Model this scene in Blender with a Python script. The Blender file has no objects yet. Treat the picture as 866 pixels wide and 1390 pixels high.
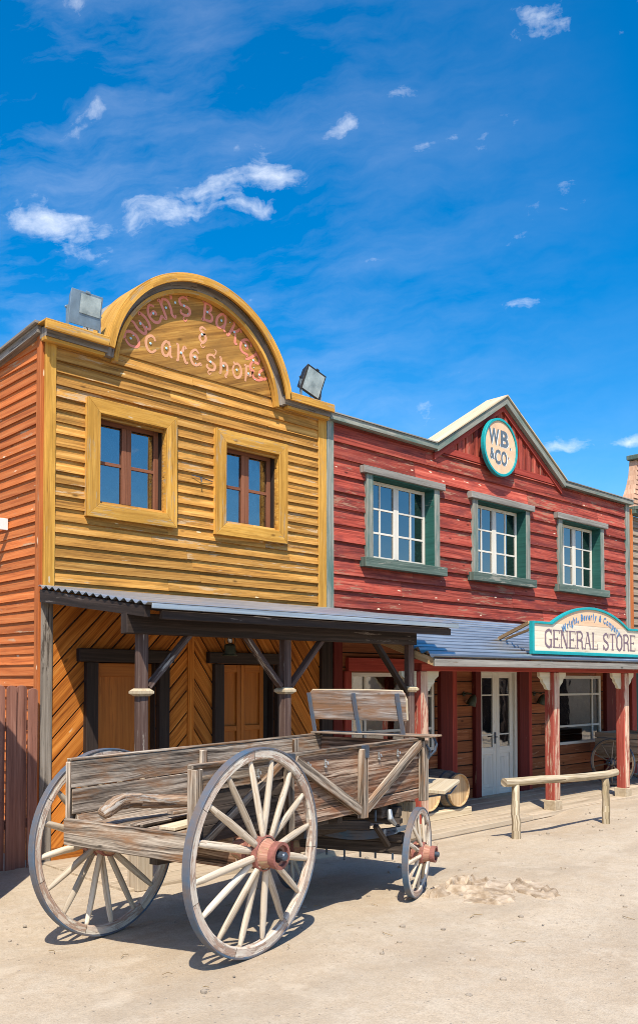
import bpy, bmesh, math, random
from mathutils import Vector, Matrix
R_ = math.radians
random.seed(7)
C = bpy.context.scene.collection
V = Vector

# ------------------------------------------------------------------ render / camera
sc = bpy.context.scene
sc.view_settings.view_transform = 'Standard'
sc.view_settings.look = 'None'
sc.view_settings.gamma = 1
sc.view_settings.exposure = 0.42
sc.cycles.use_denoising = True
sc.cycles.denoiser = 'OPENIMAGEDENOISE'
sc.cycles.denoising_input_passes = 'RGB_ALBEDO_NORMAL'
sc.cycles.denoising_prefilter = 'NONE'
sc.cycles.filter_width = 0.95
sc.cycles.max_bounces = 6
sc.cycles.sample_clamp_indirect = 3.0
sc.cycles.caustics_reflective = False
sc.cycles.caustics_refractive = False
cd = bpy.data.cameras.new('camera')
cam = bpy.data.objects.new('camera', cd); C.objects.link(cam)
th, pt = R_(46.1), R_(1.8)
cam.location = (-4.56, -9.15, 2.0)
fw = V((math.cos(th)*math.cos(pt), math.sin(th)*math.cos(pt), math.sin(pt)))
cam.rotation_euler = fw.to_track_quat('-Z', 'Y').to_euler()
cd.sensor_fit = 'VERTICAL'; cd.sensor_height = 36; cd.sensor_width = 24
cd.lens = 36*1200/1390
cd.shift_y = 189.3/1390
cd.shift_x = 0.0
cd.clip_end = 3000
sc.camera = cam

# ------------------------------------------------------------------ mesh builder
class MB:
    def __init__(s): s.v=[]; s.f=[]; s.uv=[]; s.r=[]
    def face(s, pts, uvs, r):
        n=len(s.v); s.v += [V(p) for p in pts]; s.f.append(tuple(range(n,n+len(pts)))); s.uv.append(uvs); s.r.append(r)
    def hexa(s, c, r=None, L=1.0):
        """c: 8 corners; 0-3 = start end (ccw), 4-7 = far end. u runs from 0-3 to 4-7."""
        if r is None: r=random.random()
        c=[V(p) for p in c]; n=len(s.v); s.v += c
        per=0
        ou=random.random()*7
        for a,b in ((0,1),(1,2),(2,3),(3,0)):
            w=(c[b]-c[a]).length; l=(c[a+4]-c[a]).length
            s.f.append((n+a,n+b,n+b+4,n+a+4)); s.uv.append([(ou,per),(ou,per+w),(ou+l,per+w),(ou+l,per)]); s.r.append(r); per+=w
        w1=(c[1]-c[0]).length; w2=(c[2]-c[1]).length
        s.f.append((n+3,n+2,n+1,n)); s.uv.append([(0,0),(w1*.6,0),(w1*.6,w2),(0,w2)]); s.r.append(r)
        s.f.append((n+4,n+5,n+6,n+7)); s.uv.append([(0,0),(w1*.6,0),(w1*.6,w2),(0,w2)]); s.r.append(r)
    def box(s, x0,x1,y0,y1,z0,z1, ax=None, r=None, j=0.0):
        d=(x1-x0,y1-y0,z1-z0)
        if ax is None: ax=max(range(3), key=lambda i:d[i])
        P=lambda a,b,c:V((a+random.uniform(-j,j),b+random.uniform(-j,j),c+random.uniform(-j,j)))
        if ax==0: c=[P(x0,y0,z0),P(x0,y0,z1),P(x0,y1,z1),P(x0,y1,z0),P(x1,y0,z0),P(x1,y0,z1),P(x1,y1,z1),P(x1,y1,z0)]
        elif ax==1: c=[P(x0,y0,z0),P(x1,y0,z0),P(x1,y0,z1),P(x0,y0,z1),P(x0,y1,z0),P(x1,y1,z0),P(x1,y1,z1),P(x0,y1,z1)]
        else: c=[P(x0,y0,z0),P(x0,y1,z0),P(x1,y1,z0),P(x1,y0,z0),P(x0,y0,z1),P(x0,y1,z1),P(x1,y1,z1),P(x1,y0,z1)]
        s.hexa(c,r)
    def beam(s,p0,p1,w,t,up=(0,0,1),r=None,w1=None,t1=None):
        """w across (perpendicular to up), t along up"""
        p0=V(p0);p1=V(p1);d=(p1-p0).normalized();up=V(up)
        sd=d.cross(up).normalized(); u2=sd.cross(d).normalized()
        w1=w if w1 is None else w1; t1=t if t1 is None else t1
        c=[]
        for p,a,b in((p0,w,t),(p1,w1,t1)):
            c += [p-sd*a/2-u2*b/2,p-sd*a/2+u2*b/2,p+sd*a/2+u2*b/2,p+sd*a/2-u2*b/2]
        s.hexa(c,r)
    def prism(s, poly, axis, a0, a1, r=None, uang=0.0):
        """extrude 2D polygon; axis 'y': poly in (x,z). axis 'x': poly in (y,z). axis 'z': (x,y)"""
        if r is None: r=random.random()
        def mk(p,a):
            return V((p[0],a,p[1])) if axis=='y' else (V((a,p[0],p[1])) if axis=='x' else V((p[0],p[1],a)))
        n=len(poly); k=len(s.v); ca,sa=math.cos(uang),math.sin(uang)
        s.v += [mk(p,a0) for p in poly]+[mk(p,a1) for p in poly]
        uv=[(p[0]*ca+p[1]*sa, -p[0]*sa+p[1]*ca) for p in poly]
        s.f.append(tuple(range(k,k+n))); s.uv.append(list(uv)); s.r.append(r)
        s.f.append(tuple(range(k+2*n-1,k+n-1,-1))); s.uv.append(list(reversed(uv))); s.r.append(r)
        for i in range(n):
            q=(i+1)%n
            l=(V(poly[q])-V(poly[i])).length
            s.f.append((k+i,k+n+i,k+n+q,k+q)); s.uv.append([(0,0),(0,a1-a0),(l,a1-a0),(l,0)]); s.r.append(r)
    def tube(s, pts, rad, n=8, r=None, caps=True, flat=1.0, up=(0,0,1)):
        if r is None: r=random.random()
        pts=[V(p) for p in pts]
        if not hasattr(rad,'__len__'): rad=[rad]*len(pts)
        k=len(s.v); u=0; us=[]
        prev=V(up)
        if abs((pts[-1]-pts[0]).normalized().dot(prev.normalized()))>.85: prev=V((1,.1,0))
        for i,p in enumerate(pts):
            if i: u+=(p-pts[i-1]).length
            us.append(u)
            d=(pts[min(i+1,len(pts)-1)]-pts[max(i-1,0)]).normalized()
            a=d.cross(prev)
            if a.length<1e-3: a=d.cross(V((1,0.3,0)))
            a.normalize(); b=a.cross(d).normalized()
            for q in range(n):
                t=2*math.pi*q/n
                s.v.append(p+a*math.cos(t)*rad[i]+b*math.sin(t)*rad[i]*flat)
        for i in range(len(pts)-1):
            for q in range(n):
                q2=(q+1)%n; c=2*math.pi*max(rad[i],.01)/n
                s.f.append((k+i*n+q,k+i*n+q2,k+(i+1)*n+q2,k+(i+1)*n+q)); s.uv.append([(us[i],q*c),(us[i],(q+1)*c),(us[i+1],(q+1)*c),(us[i+1],q*c)]); s.r.append(r)
        if caps:
            for i in (0,len(pts)-1):
                idx=[k+i*n+q for q in range(n)]
                if i==0: idx.reverse()
                s.f.append(tuple(idx)); s.uv.append([(.3*rad[i]*math.cos(6.283*q/n),rad[i]*math.sin(6.283*q/n)) for q in range(n)]); s.r.append(r)
    def lathe(s, prof, o, d, n=24, r=None, closed=False):
        """prof list of (radius, h) along axis d from o"""
        if r is None: r=random.random()
        o=V(o); d=V(d).normalized(); a=d.cross(V((0,0,1)))
        if a.length<1e-3: a=V((1,0,0))
        a.normalize(); b=d.cross(a)
        k=len(s.v); m=len(prof)
        for rr,h in prof:
            for q in range(n):
                t=6.28318*q/n; s.v.append(o+d*h+a*rr*math.cos(t)+b*rr*math.sin(t))
        rng=range(m) if closed else range(m-1)
        for i in rng:
            i2=(i+1)%m
            l=abs(prof[i2][1]-prof[i][1])+abs(prof[i2][0]-prof[i][0])
            for q in range(n):
                q2=(q+1)%n; c=6.283*max(prof[i][0],prof[i2][0])/n
                s.f.append((k+i*n+q,k+i*n+q2,k+i2*n+q2,k+i2*n+q)); s.uv.append([(0+prof[i][1],q*c),(prof[i][1],(q+1)*c),(prof[i][1]+l,(q+1)*c),(prof[i][1]+l,q*c)]); s.r.append(r)
    def arcband(s, cx,cz,r0,r1,a0,a1,y0,y1,n=40,r=None,seg=8):
        """ring segment in xz plane, thickness y0..y1, boards every n/seg"""
        for i in range(n):
            t0=a0+(a1-a0)*i/n; t1=a0+(a1-a0)*(i+1)/n
            if i%max(1,n//seg)==0: rr=random.random() if r is None else r
            P=lambda rad,t,y:V((cx+rad*math.cos(t),y,cz+rad*math.sin(t)))
            n0=len(s.v)
            c=[P(r0,t0,y0),P(r1,t0,y0),P(r1,t0,y1),P(r0,t0,y1),P(r0,t1,y0),P(r1,t1,y0),P(r1,t1,y1),P(r0,t1,y1)]
            s.v+=c; l0=abs(t0-a0)*r1; l1=abs(t1-a0)*r1; w=r1-r0; d=y1-y0
            for a,b,wa,wb in((0,1,0,w),(1,2,w,w+d),(2,3,w+d,2*w+d),(3,0,2*w+d,2*w+2*d)):
                s.f.append((n0+a,n0+b,n0+b+4,n0+a+4)); s.uv.append([(l0,wa),(l0,wb),(l1,wb),(l1,wa)]); s.r.append(rr)
            if i==0: s.f.append((n0+3,n0+2,n0+1,n0)); s.uv.append([(0,0)]*4); s.r.append(rr)
            if i==n-1: s.f.append((n0+4,n0+5,n0+6,n0+7)); s.uv.append([(0,0)]*4); s.r.append(rr)
    def build(s, name, mat, parent=None, org=None, smooth=False, bevel=0, each=False, **tags):
        if each: return build_each(s,name,mat,parent,org=org,smooth=smooth,bevel=bevel,**tags)[0]
        if parent is not None and org is None: org = parent.get('_o', (0,0,0))
        org=V(org) if org is not None else V((0,0,0))
        me=bpy.data.meshes.new(name)
        me.from_pydata([tuple(p-org) for p in s.v],[],s.f)
        uvl=me.uv_layers.new(name='UVMap')
        flat=[]
        for u in s.uv:
            for q in u: flat += [q[0],q[1]]
        uvl.data.foreach_set('uv',flat)
        ca=me.color_attributes.new('rnd','FLOAT_COLOR','CORNER')
        cc=[]
        for f,r in zip(s.f,s.r):
            cc += [r,(r*7.31)%1,(r*13.7)%1,1]*len(f)
        ca.data.foreach_set('color',cc)
        bm=bmesh.new(); bm.from_mesh(me); bmesh.ops.recalc_face_normals(bm,faces=bm.faces); bm.to_mesh(me); bm.free()
        me.materials.append(mat)
        if smooth:
            me.polygons.foreach_set('use_smooth',[True]*len(me.polygons))
        o=bpy.data.objects.new(name,me); C.objects.link(o)
        if parent is not None: o.parent=parent
        else: o.location=org
        if bevel:
            m=o.modifiers.new('bevel','BEVEL'); m.width=bevel; m.segments=1; m.limit_method='ANGLE'; m.angle_limit=R_(50)
        for k,v in tags.items(): o[k]=v
        o['_o']=tuple(org)
        return o

def build_each(mb,name,mat,parent,**k):
    """every separate piece in the builder becomes an object of its own"""
    p=list(range(len(mb.v)))
    def find(a):
        while p[a]!=a: p[a]=p[p[a]]; a=p[a]
        return a
    for f in mb.f:
        for q in f[1:]: p[find(q)]=find(f[0])
    gr={}
    for i,f in enumerate(mb.f): gr.setdefault(find(f[0]),[]).append(i)
    out=[]
    for ids in gr.values():
        m2=MB(); mp={}
        for i in ids:
            f=[]
            for q in mb.f[i]:
                if q not in mp: mp[q]=len(m2.v); m2.v.append(mb.v[q])
                f.append(mp[q])
            m2.f.append(tuple(f)); m2.uv.append(mb.uv[i]); m2.r.append(mb.r[i])
        out.append(m2.build(name,mat,parent,**k))
    return out
def thing(name,label,cat,loc=(0,0,0),rz=0,group=None,local=False):
    o=bpy.data.objects.new(name,None); C.objects.link(o); o.empty_display_size=.2
    o.location=loc; o.rotation_euler=(0,0,rz); o['label']=label; o['category']=cat
    if group: o['group']=group
    o['_o']=(0,0,0) if local else tuple(loc)
    return o
def tag(o,label,cat,group=None,kind=None):
    o['label']=label; o['category']=cat
    if group: o['group']=group
    if kind: o['kind']=kind
    return o
def copy_tree(o,parent=None):
    c=o.copy(); C.objects.link(c)
    if parent is not None: c.parent=parent
    for ch in list(o.children): copy_tree(ch,c)
    return c

# ------------------------------------------------------------------ materials
def newmat(name):
    m=bpy.data.materials.new(name); m.use_nodes=True
    nt=m.node_tree; nt.nodes.clear()
    out=nt.nodes.new('ShaderNodeOutputMaterial'); b=nt.nodes.new('ShaderNodeBsdfPrincipled')
    nt.links.new(b.outputs[0],out.inputs[0])
    return m,nt,b,out
class N:
    def __init__(s,nt): s.nt=nt
    def n(s,t,**k):
        x=s.nt.nodes.new(t)
        for a,b in k.items(): setattr(x,a,b)
        return x
    def set(s,sock,v):
        if hasattr(v,'links') or isinstance(v,bpy.types.NodeSocket): s.nt.links.new(v,sock)
        else: sock.default_value=v
    def math(s,op,a,b=0,c=0,clamp=False):
        x=s.n('ShaderNodeMath',operation=op); x.use_clamp=clamp
        s.set(x.inputs[0],a); s.set(x.inputs[1],b)
        if op in('MULTIPLY_ADD',): s.set(x.inputs[2],c)
        return x.outputs[0]
    def mix(s,f,a,b,bt='MIX'):
        x=s.n('ShaderNodeMix',data_type='RGBA',blend_type=bt)
        s.set(x.inputs[0],f)
        for i,v in((6,a),(7,b)):
            if isinstance(v,(tuple,list)): v=(v[0],v[1],v[2],1)
            s.set(x.inputs[i],v)
        return x.outputs[2]
    def noise(s,vec,sc=1,det=4,rough=.5,dist=0):
        x=s.n('ShaderNodeTexNoise'); s.set(x.inputs['Vector'],vec); x.inputs['Scale'].default_value=sc
        x.inputs['Detail'].default_value=det; x.inputs['Roughness'].default_value=rough; x.inputs['Distortion'].default_value=dist
        return x.outputs['Fac']
    def ramp(s,f,stops):
        x=s.n('ShaderNodeValToRGB'); s.set(x.inputs[0],f); e=x.color_ramp.elements
        while len(e)<len(stops): e.new(.5)
        for i,(p,c) in enumerate(stops):
            e[i].position=p; e[i].color=(c,c,c,1) if not hasattr(c,'__len__') else (c[0],c[1],c[2],1)
        return x.outputs[0]
    def vec(s,x,y,z):
        c=s.n('ShaderNodeCombineXYZ'); s.set(c.inputs[0],x); s.set(c.inputs[1],y); s.set(c.inputs[2],z); return c.outputs[0]

def wood(name, dark, mid, light, var=.5, grain=1.0, peel=None, peel_amt=0.0, specks=0.0, speckcol=(.62,.5,.33), rough=.75, bump=.5, knots=.5, stain=None, stain_amt=0, gs=1.0, hue=0):
    """procedural timber; grain runs along U of the UV map, every board has its own random value"""
    m,nt,b,out=newmat(name); g=N(nt)
    uv=g.n('ShaderNodeUVMap',uv_map='UVMap').outputs[0]
    sp=g.n('ShaderNodeSeparateXYZ'); g.set(sp.inputs[0],uv)
    at=g.n('ShaderNodeAttribute',attribute_name='rnd'); ra=g.n('ShaderNodeSeparateColor'); g.set(ra.inputs[0],at.outputs['Color'])
    r,r2,r3=ra.outputs[0],ra.outputs[1],ra.outputs[2]
    u,v=sp.outputs[0],sp.outputs[1]
    u0=g.math('ADD',u,g.math('MULTIPLY',r,53)); v0=g.math('ADD',v,g.math('MULTIPLY',r2,31))
    def vv(a,bb,o): return g.vec(g.math('MULTIPLY',u0,a*gs),g.math('MULTIPLY',v0,bb*gs),g.math('MULTIPLY',r3,7+o))
    warp=g.noise(vv(.9,5,1),1,2,.5)
    vw=g.math('ADD',v0,g.math('MULTIPLY',warp,.10))
    rings=g.noise(g.vec(g.math('MULTIPLY',u0,.5*gs),g.math('MULTIPLY',vw,26*gs),r3),1,3,.6)
    fib=g.noise(vv(3.2,130,2),1,5,.65)
    streak=g.noise(vv(1.1,17,3),1,4,.6)
    f=g.math('ADD',g.math('MULTIPLY',rings,.5),g.math('ADD',g.math('MULTIPLY',fib,.28),g.math('MULTIPLY',streak,.22)))
    f=g.math('ADD',g.math('MULTIPLY',g.math('SUBTRACT',f,.5),1.5*grain),.5,clamp=True)
    col=g.ramp(f,[(.22,dark),(.5,mid),(.78,light)])
    # board to board value
    val=g.math('ADD',g.math('MULTIPLY',g.math('SUBTRACT',r,.5),var),1)
    val2=g.math('MULTIPLY',val,g.math('ADD',g.math('MULTIPLY',g.noise(vv(.7,4,5),1,3,.6),.6),.7))
    col=g.mix(1.0,col,g.vec(val2,val2,val2),'MULTIPLY')
    if stain is not None:
        sm=g.ramp(g.noise(vv(1.5,6,9),1,5,.65),[(.55-stain_amt*.35,0),(.75-stain_amt*.3,1)])
        col=g.mix(g.math('MULTIPLY',sm,.8),col,stain)
    cr=g.ramp(g.noise(vv(.55,30,12),1,3,.55,.3),[(.482,0),(.5,1),(.518,0)])
    crs=g.math('MULTIPLY',cr,g.ramp(g.noise(vv(.9,3,15),1,2),[(.42,0),(.6,1)]))
    col=g.mix(g.math('MULTIPLY',crs,.75*min(1,grain*.7)),col,(dark[0]*.35,dark[1]*.35,dark[2]*.35))
    # knots
    if knots>0:
        vo=g.n('ShaderNodeTexVoronoi'); g.set(vo.inputs['Vector'],vv(2.2,5.5,4)); vo.inputs['Scale'].default_value=1
        km=g.ramp(vo.outputs['Distance'],[(.05,1),(.12,0)])
        sel=g.n('ShaderNodeSeparateColor'); g.set(sel.inputs[0],vo.outputs['Color'])
        km=g.math('MULTIPLY',km,g.math('LESS_THAN',sel.outputs[0],knots*.5))
        col=g.mix(g.math('MULTIPLY',km,.75),col,(dark[0]*.4,dark[1]*.4,dark[2]*.4))
    hgt=g.math('ADD',g.math('MULTIPLY',fib,.6),g.math('MULTIPLY',rings,.6))
    if peel is not None:
        pn=g.noise(vv(2.5,22,6),1,6,.7); pn2=g.noise(vv(.8,2.2,8),1,3,.5)
        pm=g.math('ADD',g.math('MULTIPLY',pn,.65),g.math('MULTIPLY',pn2,.35))
        pm=g.ramp(pm,[(.62-peel_amt*.3,0),(.66-peel_amt*.3,1)])
        pc=g.mix(fib,(peel[0]*.45,peel[1]*.45,peel[2]*.45),(peel[0]*1.3,peel[1]*1.3,peel[2]*1.3))
        col=g.mix(g.math('MULTIPLY',pm,.85),col,pc)
        hgt=g.math('SUBTRACT',hgt,g.math('MULTIPLY',pm,.5))
    if specks>0:
        vo=g.n('ShaderNodeTexVoronoi'); g.set(vo.inputs['Vector'],vv(3.0,9.5,7)); vo.inputs['Scale'].default_value=1
        sel=g.n('ShaderNodeSeparateColor'); g.set(sel.inputs[0],vo.outputs['Color'])
        dd=g.math('ADD',vo.outputs['Distance'],g.math('MULTIPLY',g.math('SUBTRACT',g.noise(vv(25,60,3),1,3),.5),.22))
        sm=g.math('MULTIPLY',g.ramp(dd,[(.08,1),(.12,0)]),g.math('LESS_THAN',sel.outputs[1],specks))
        col=g.mix(g.math('MULTIPLY',sm,.85),col,speckcol)
    g.set(b.inputs['Base Color'],col)
    b.inputs['Roughness'].default_value=rough
    b.inputs['Specular IOR Level'].default_value=.25
    bp=g.n('ShaderNodeBump'); bp.inputs['Strength'].default_value=bump; bp.inputs['Distance'].default_value=.004
    g.set(bp.inputs['Height'],hgt); g.set(b.inputs['Normal'],bp.outputs[0])
    return m

def plain(name,col,rough=.6,metal=0,nscale=14,namt=.35,col2=None,bump=.2,spec=.4):
    m,nt,b,out=newmat(name); g=N(nt)
    tc=g.n('ShaderNodeTexCoord').outputs['Object']
    n=g.noise(tc,nscale,6,.65); n2=g.noise(tc,nscale*.22,4,.6)
    c2=col2 if col2 else tuple(c*(1-namt) for c in col)
    f=g.ramp(g.math('ADD',g.math('MULTIPLY',n,.5),g.math('MULTIPLY',n2,.5)),[(.38,0),(.62,1)])
    g.set(b.inputs['Base Color'],g.mix(f,c2,col))
    b.inputs['Roughness'].default_value=rough; b.inputs['Metallic'].default_value=metal; b.inputs['Specular IOR Level'].default_value=spec
    if bump:
        bp=g.n('ShaderNodeBump'); bp.inputs['Strength'].default_value=bump; bp.inputs['Distance'].default_value=.003
        g.set(bp.inputs['Height'],n); g.set(b.inputs['Normal'],bp.outputs[0])
    return m

M={}
M['yellow_siding']=wood('yellow_siding',(.14,.06,.012),(.47,.225,.046),(.66,.38,.11),grain=1.35,var=.5,peel=(.54,.38,.22),peel_amt=.14,specks=.2,speckcol=(.78,.62,.38),stain=(.26,.13,.025),stain_amt=.12)
M['yellow_trim']=wood('yellow_trim',(.34,.15,.022),(.60,.31,.055),(.75,.45,.11),var=.25,grain=1.2,peel=(.46,.33,.19),peel_amt=.2,knots=.4,specks=.05,stain=(.40,.20,.03),stain_amt=.2)
M['orange_siding']=wood('orange_siding',(.26,.055,.012),(.52,.145,.035),(.64,.24,.08),var=.45,peel=(.5,.33,.2),peel_amt=.09,specks=.3,speckcol=(.8,.6,.42))
M['diag_wood']=wood('diagonal_plank_wood',(.15,.035,.004),(.46,.145,.018),(.62,.25,.05),var=.5,specks=.05,knots=.7,grain=1.3)
M['orange_door']=wood('orange_door_wood',(.20,.055,.008),(.42,.13,.018),(.54,.20,.035),var=.15,grain=.7,knots=.2,rough=.45)
M['sign_panel']=wood('sign_panel_wood',(.17,.07,.013),(.42,.20,.04),(.60,.33,.08),var=.2,grain=1.5,peel=(.55,.42,.2),peel_amt=.04,stain=(.24,.12,.03),stain_amt=.35,gs=.8)
M['red_siding']=wood('red_siding',(.10,.016,.010),(.36,.060,.038),(.50,.13,.085),var=.6,grain=1.5,peel=(.38,.20,.13),peel_amt=.2,specks=.3,speckcol=(.8,.62,.45),stain=(.14,.03,.03),stain_amt=.2)
M['red_trim']=wood('red_trim',(.17,.02,.012),(.32,.045,.03),(.42,.09,.06),var=.2,peel=(.36,.2,.13),peel_amt=.05,specks=.05)
M['dark_red']=wood('dark_red_paint',(.06,.008,.006),(.115,.014,.010),(.18,.026,.018),var=.15,grain=.7,peel=(.3,.16,.09),peel_amt=.03,knots=.1)
M['post_red']=wood('post_red_paint',(.18,.03,.02),(.33,.062,.043),(.46,.13,.095),var=.2,grain=1.1,peel=(.6,.42,.30),peel_amt=.2,specks=.1,speckcol=(.7,.5,.38),knots=.3)
M['post_pale']=wood('post_bleached_face',(.36,.17,.11),(.60,.40,.28),(.72,.56,.42),var=.2,grain=1.4,peel=(.34,.06,.04),peel_amt=.35,knots=.6)
M['brown_plank']=wood('brown_red_plank',(.09,.022,.009),(.24,.075,.026),(.36,.14,.06),var=.5,peel=(.4,.22,.13),peel_amt=.12,specks=.03)
M['grey_wood']=wood('grey_weathered_wood',(.10,.09,.075),(.27,.25,.22),(.42,.40,.36),var=.35,peel=(.2,.15,.1),peel_amt=.05)
M['green_wood']=wood('faded_green_wood',(.035,.06,.05),(.10,.14,.115),(.21,.25,.21),var=.25,peel=(.36,.34,.28),peel_amt=.16,knots=.2)
M['deep_green']=wood('deep_green_paint',(.012,.05,.042),(.02,.095,.08),(.04,.14,.115),var=.15,grain=.7,peel=(.3,.32,.27),peel_amt=.05,knots=.1)
M['grey_green']=wood('grey_green_wood',(.10,.10,.085),(.26,.26,.22),(.42,.41,.35),var=.25,stain=(.06,.15,.13),stain_amt=.25,knots=.3)
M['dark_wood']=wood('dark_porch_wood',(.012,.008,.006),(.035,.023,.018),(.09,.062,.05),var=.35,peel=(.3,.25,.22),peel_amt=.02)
M['post_wood']=wood('purple_brown_post_wood',(.04,.02,.014),(.11,.065,.052),(.27,.20,.17),var=.3,peel=(.50,.43,.36),peel_amt=.16)
M['black_wood']=wood('black_door_timber',(.015,.010,.009),(.035,.024,.02),(.075,.05,.04),var=.2,specks=.01,speckcol=(.4,.25,.1))
M['wagon_wood']=wood('wagon_silver_wood',(.03,.021,.015),(.235,.185,.14),(.56,.47,.37),var=.45,grain=2.0,gs=1.5,stain=(.28,.13,.05),stain_amt=.2,knots=.7,bump=.9)
M['wagon_brown']=wood('wagon_brown_wood',(.028,.016,.010),(.19,.115,.075),(.50,.38,.28),var=.5,grain=2.0,gs=1.5,stain=(.27,.11,.05),stain_amt=.26,knots=.8,bump=.9)
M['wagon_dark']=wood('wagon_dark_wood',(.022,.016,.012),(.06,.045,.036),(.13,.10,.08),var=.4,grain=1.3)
M['seat_wood']=wood('seat_weathered_wood',(.07,.05,.04),(.29,.245,.215),(.60,.55,.50),var=.1,grain=1.9,gs=1.6,stain=(.30,.15,.07),stain_amt=.5,knots=.5)
M['white_peel']=wood('peeling_white_paint',(.46,.40,.31),(.64,.58,.49),(.74,.69,.60),var=.15,grain=.9,peel=(.40,.25,.18),peel_amt=.36,knots=0,bump=1,gs=2.4,stain=(.50,.36,.28),stain_amt=.35)
M['spoke_wood']=wood('spoke_worn_wood',(.28,.20,.13),(.55,.46,.35),(.70,.64,.54),var=.35,grain=1.3,peel=(.3,.2,.13),peel_amt=.16,knots=0)
M['hub_wood']=wood('hub_pink_wood',(.22,.09,.055),(.40,.19,.13),(.52,.32,.24),var=.1,peel=(.5,.36,.2),peel_amt=.35,knots=0,gs=2)
M['hub_red']=plain('hub_red_iron',(.36,.13,.11),.7,col2=(.20,.08,.055),nscale=30)
M['tyre']=plain('blue_grey_iron',(.065,.12,.19),.6,metal=.1,col2=(.17,.12,.09),nscale=6,bump=.6)
M['iron']=plain('dark_blue_iron',(.09,.13,.19),.45,metal=.4,col2=(.05,.055,.065),nscale=25)
M['bolt']=plain('galvanised_bolt',(.45,.46,.46),.4,metal=.6)
M['rail_wood']=wood('pale_debarked_wood',(.15,.11,.065),(.40,.32,.215),(.58,.50,.37),var=.2,grain=2.0,knots=.7,stain=(.36,.28,.15),stain_amt=.15)
M['log_bark']=wood('log_bark_wood',(.06,.035,.022),(.29,.18,.11),(.52,.39,.28),var=.2,grain=2.2,gs=1.8,peel=(.44,.40,.35),peel_amt=.3,bump=1,knots=.6)
M['deck_wood']=wood('boardwalk_wood',(.24,.17,.11),(.46,.37,.27),(.58,.49,.38),var=.3,grain=1.1,stain=(.45,.37,.27),stain_amt=.4,knots=.3)
M['pale_wood']=wood('pale_split_wood',(.36,.27,.16),(.56,.45,.30),(.66,.58,.43),var=.3,knots=.3)
M['barrel_wood']=wood('barrel_wood',(.30,.17,.08),(.50,.34,.18),(.62,.46,.28),var=.35,knots=.1)
M['barrel_dark']=wood('barrel_stave_wood',(.09,.07,.055),(.22,.18,.14),(.34,.29,.23),var=.35,knots=.1)
M['white_paint']=wood('white_joinery_paint',(.52,.47,.38),(.68,.64,.56),(.74,.71,.65),var=.08,grain=.6,peel=(.4,.3,.2),peel_amt=.05,knots=0)
M['cream_paint']=wood('cream_bracket_paint',(.52,.45,.30),(.68,.62,.45),(.74,.69,.55),var=.08,grain=.6,peel=(.45,.4,.3),peel_amt=.08,knots=0)
M['brown_sash']=wood('brown_sash_wood',(.09,.03,.016),(.22,.085,.045),(.32,.14,.08),var=.12,grain=.8,knots=0)
M['fence_wood']=wood('fence_red_brown_wood',(.13,.05,.035),(.27,.12,.085),(.40,.21,.155),var=.35,knots=.25,specks=.02,speckcol=(.6,.4,.15))
M['grey_corner']=wood('grey_corner_post_wood',(.07,.055,.045),(.22,.19,.16),(.40,.36,.32),var=.2,peel=(.06,.045,.035),peel_amt=.15)
M['cart_wood']=wood('cart_grey_brown_wood',(.12,.08,.055),(.28,.21,.15),(.42,.34,.26),var=.35)
M['teal']=plain('teal_paint',(.005,.36,.38),.5,col2=(.01,.27,.30),nscale=20)
M['sign_cream']=wood('sign_cream_board',(.62,.50,.36),(.74,.64,.50),(.78,.70,.58),var=.06,grain=.5,peel=(.62,.42,.28),peel_amt=.04,knots=0)
M['sign_peach']=wood('sign_peach_board',(.60,.38,.22),(.74,.50,.32),(.78,.56,.38),var=.05,grain=.4,knots=0)
M['letter_pink']=plain('pink_letter_paint',(.76,.27,.19),.6,col2=(.66,.21,.14),nscale=30,bump=0)
M['letter_coral']=plain('coral_letter_paint',(.72,.36,.21),.6,col2=(.60,.29,.15),nscale=30,bump=0)
M['letter_grey']=plain('grey_letter_paint',(.13,.17,.21),.6,nscale=40,bump=0)
M['letter_white']=plain('white_letter_edge',(.74,.80,.82),.6,namt=.1,bump=0)
M['letter_plum']=plain('plum_letter_paint',(.16,.11,.14),.6,col2=(.24,.17,.2),nscale=40,bump=0)
M['letter_blue']=plain('blue_letter_paint',(.10,.26,.50),.6,nscale=40,bump=0)
M['dot_blue']=plain('pale_blue_stud',(.50,.70,.76),.5,namt=.1,bump=0)
M['lamp_metal']=plain('floodlight_grey_metal',(.24,.33,.41),.5,metal=.3,nscale=8)
M['lamp_glass']=plain('floodlight_glass',(.72,.78,.80),.18,metal=.6,nscale=7,col2=(.30,.35,.38),bump=0)
M['lamp_black']=plain('floodlight_black_metal',(.03,.025,.022),.5)
M['lantern']=plain('green_bronze_metal',(.06,.06,.03),.45,metal=.5,col2=(.03,.03,.02))
M['brick']=plain('pad_stone',(.52,.43,.30),.9,nscale=18,col2=(.34,.26,.17),bump=.8)
M['burlap']=None
M['curtain']=plain('lace_curtain',(.52,.46,.36),.9,nscale=30,col2=(.34,.29,.21))
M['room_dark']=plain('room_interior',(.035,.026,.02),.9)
M['white_board']=plain('white_painted_board',(.8,.8,.8),.6,namt=.08)
M['black_box']=plain('black_tray',(.02,.022,.025),.4)
M['brass']=plain('brass_handle',(.35,.25,.1),.4,metal=.8)

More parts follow.
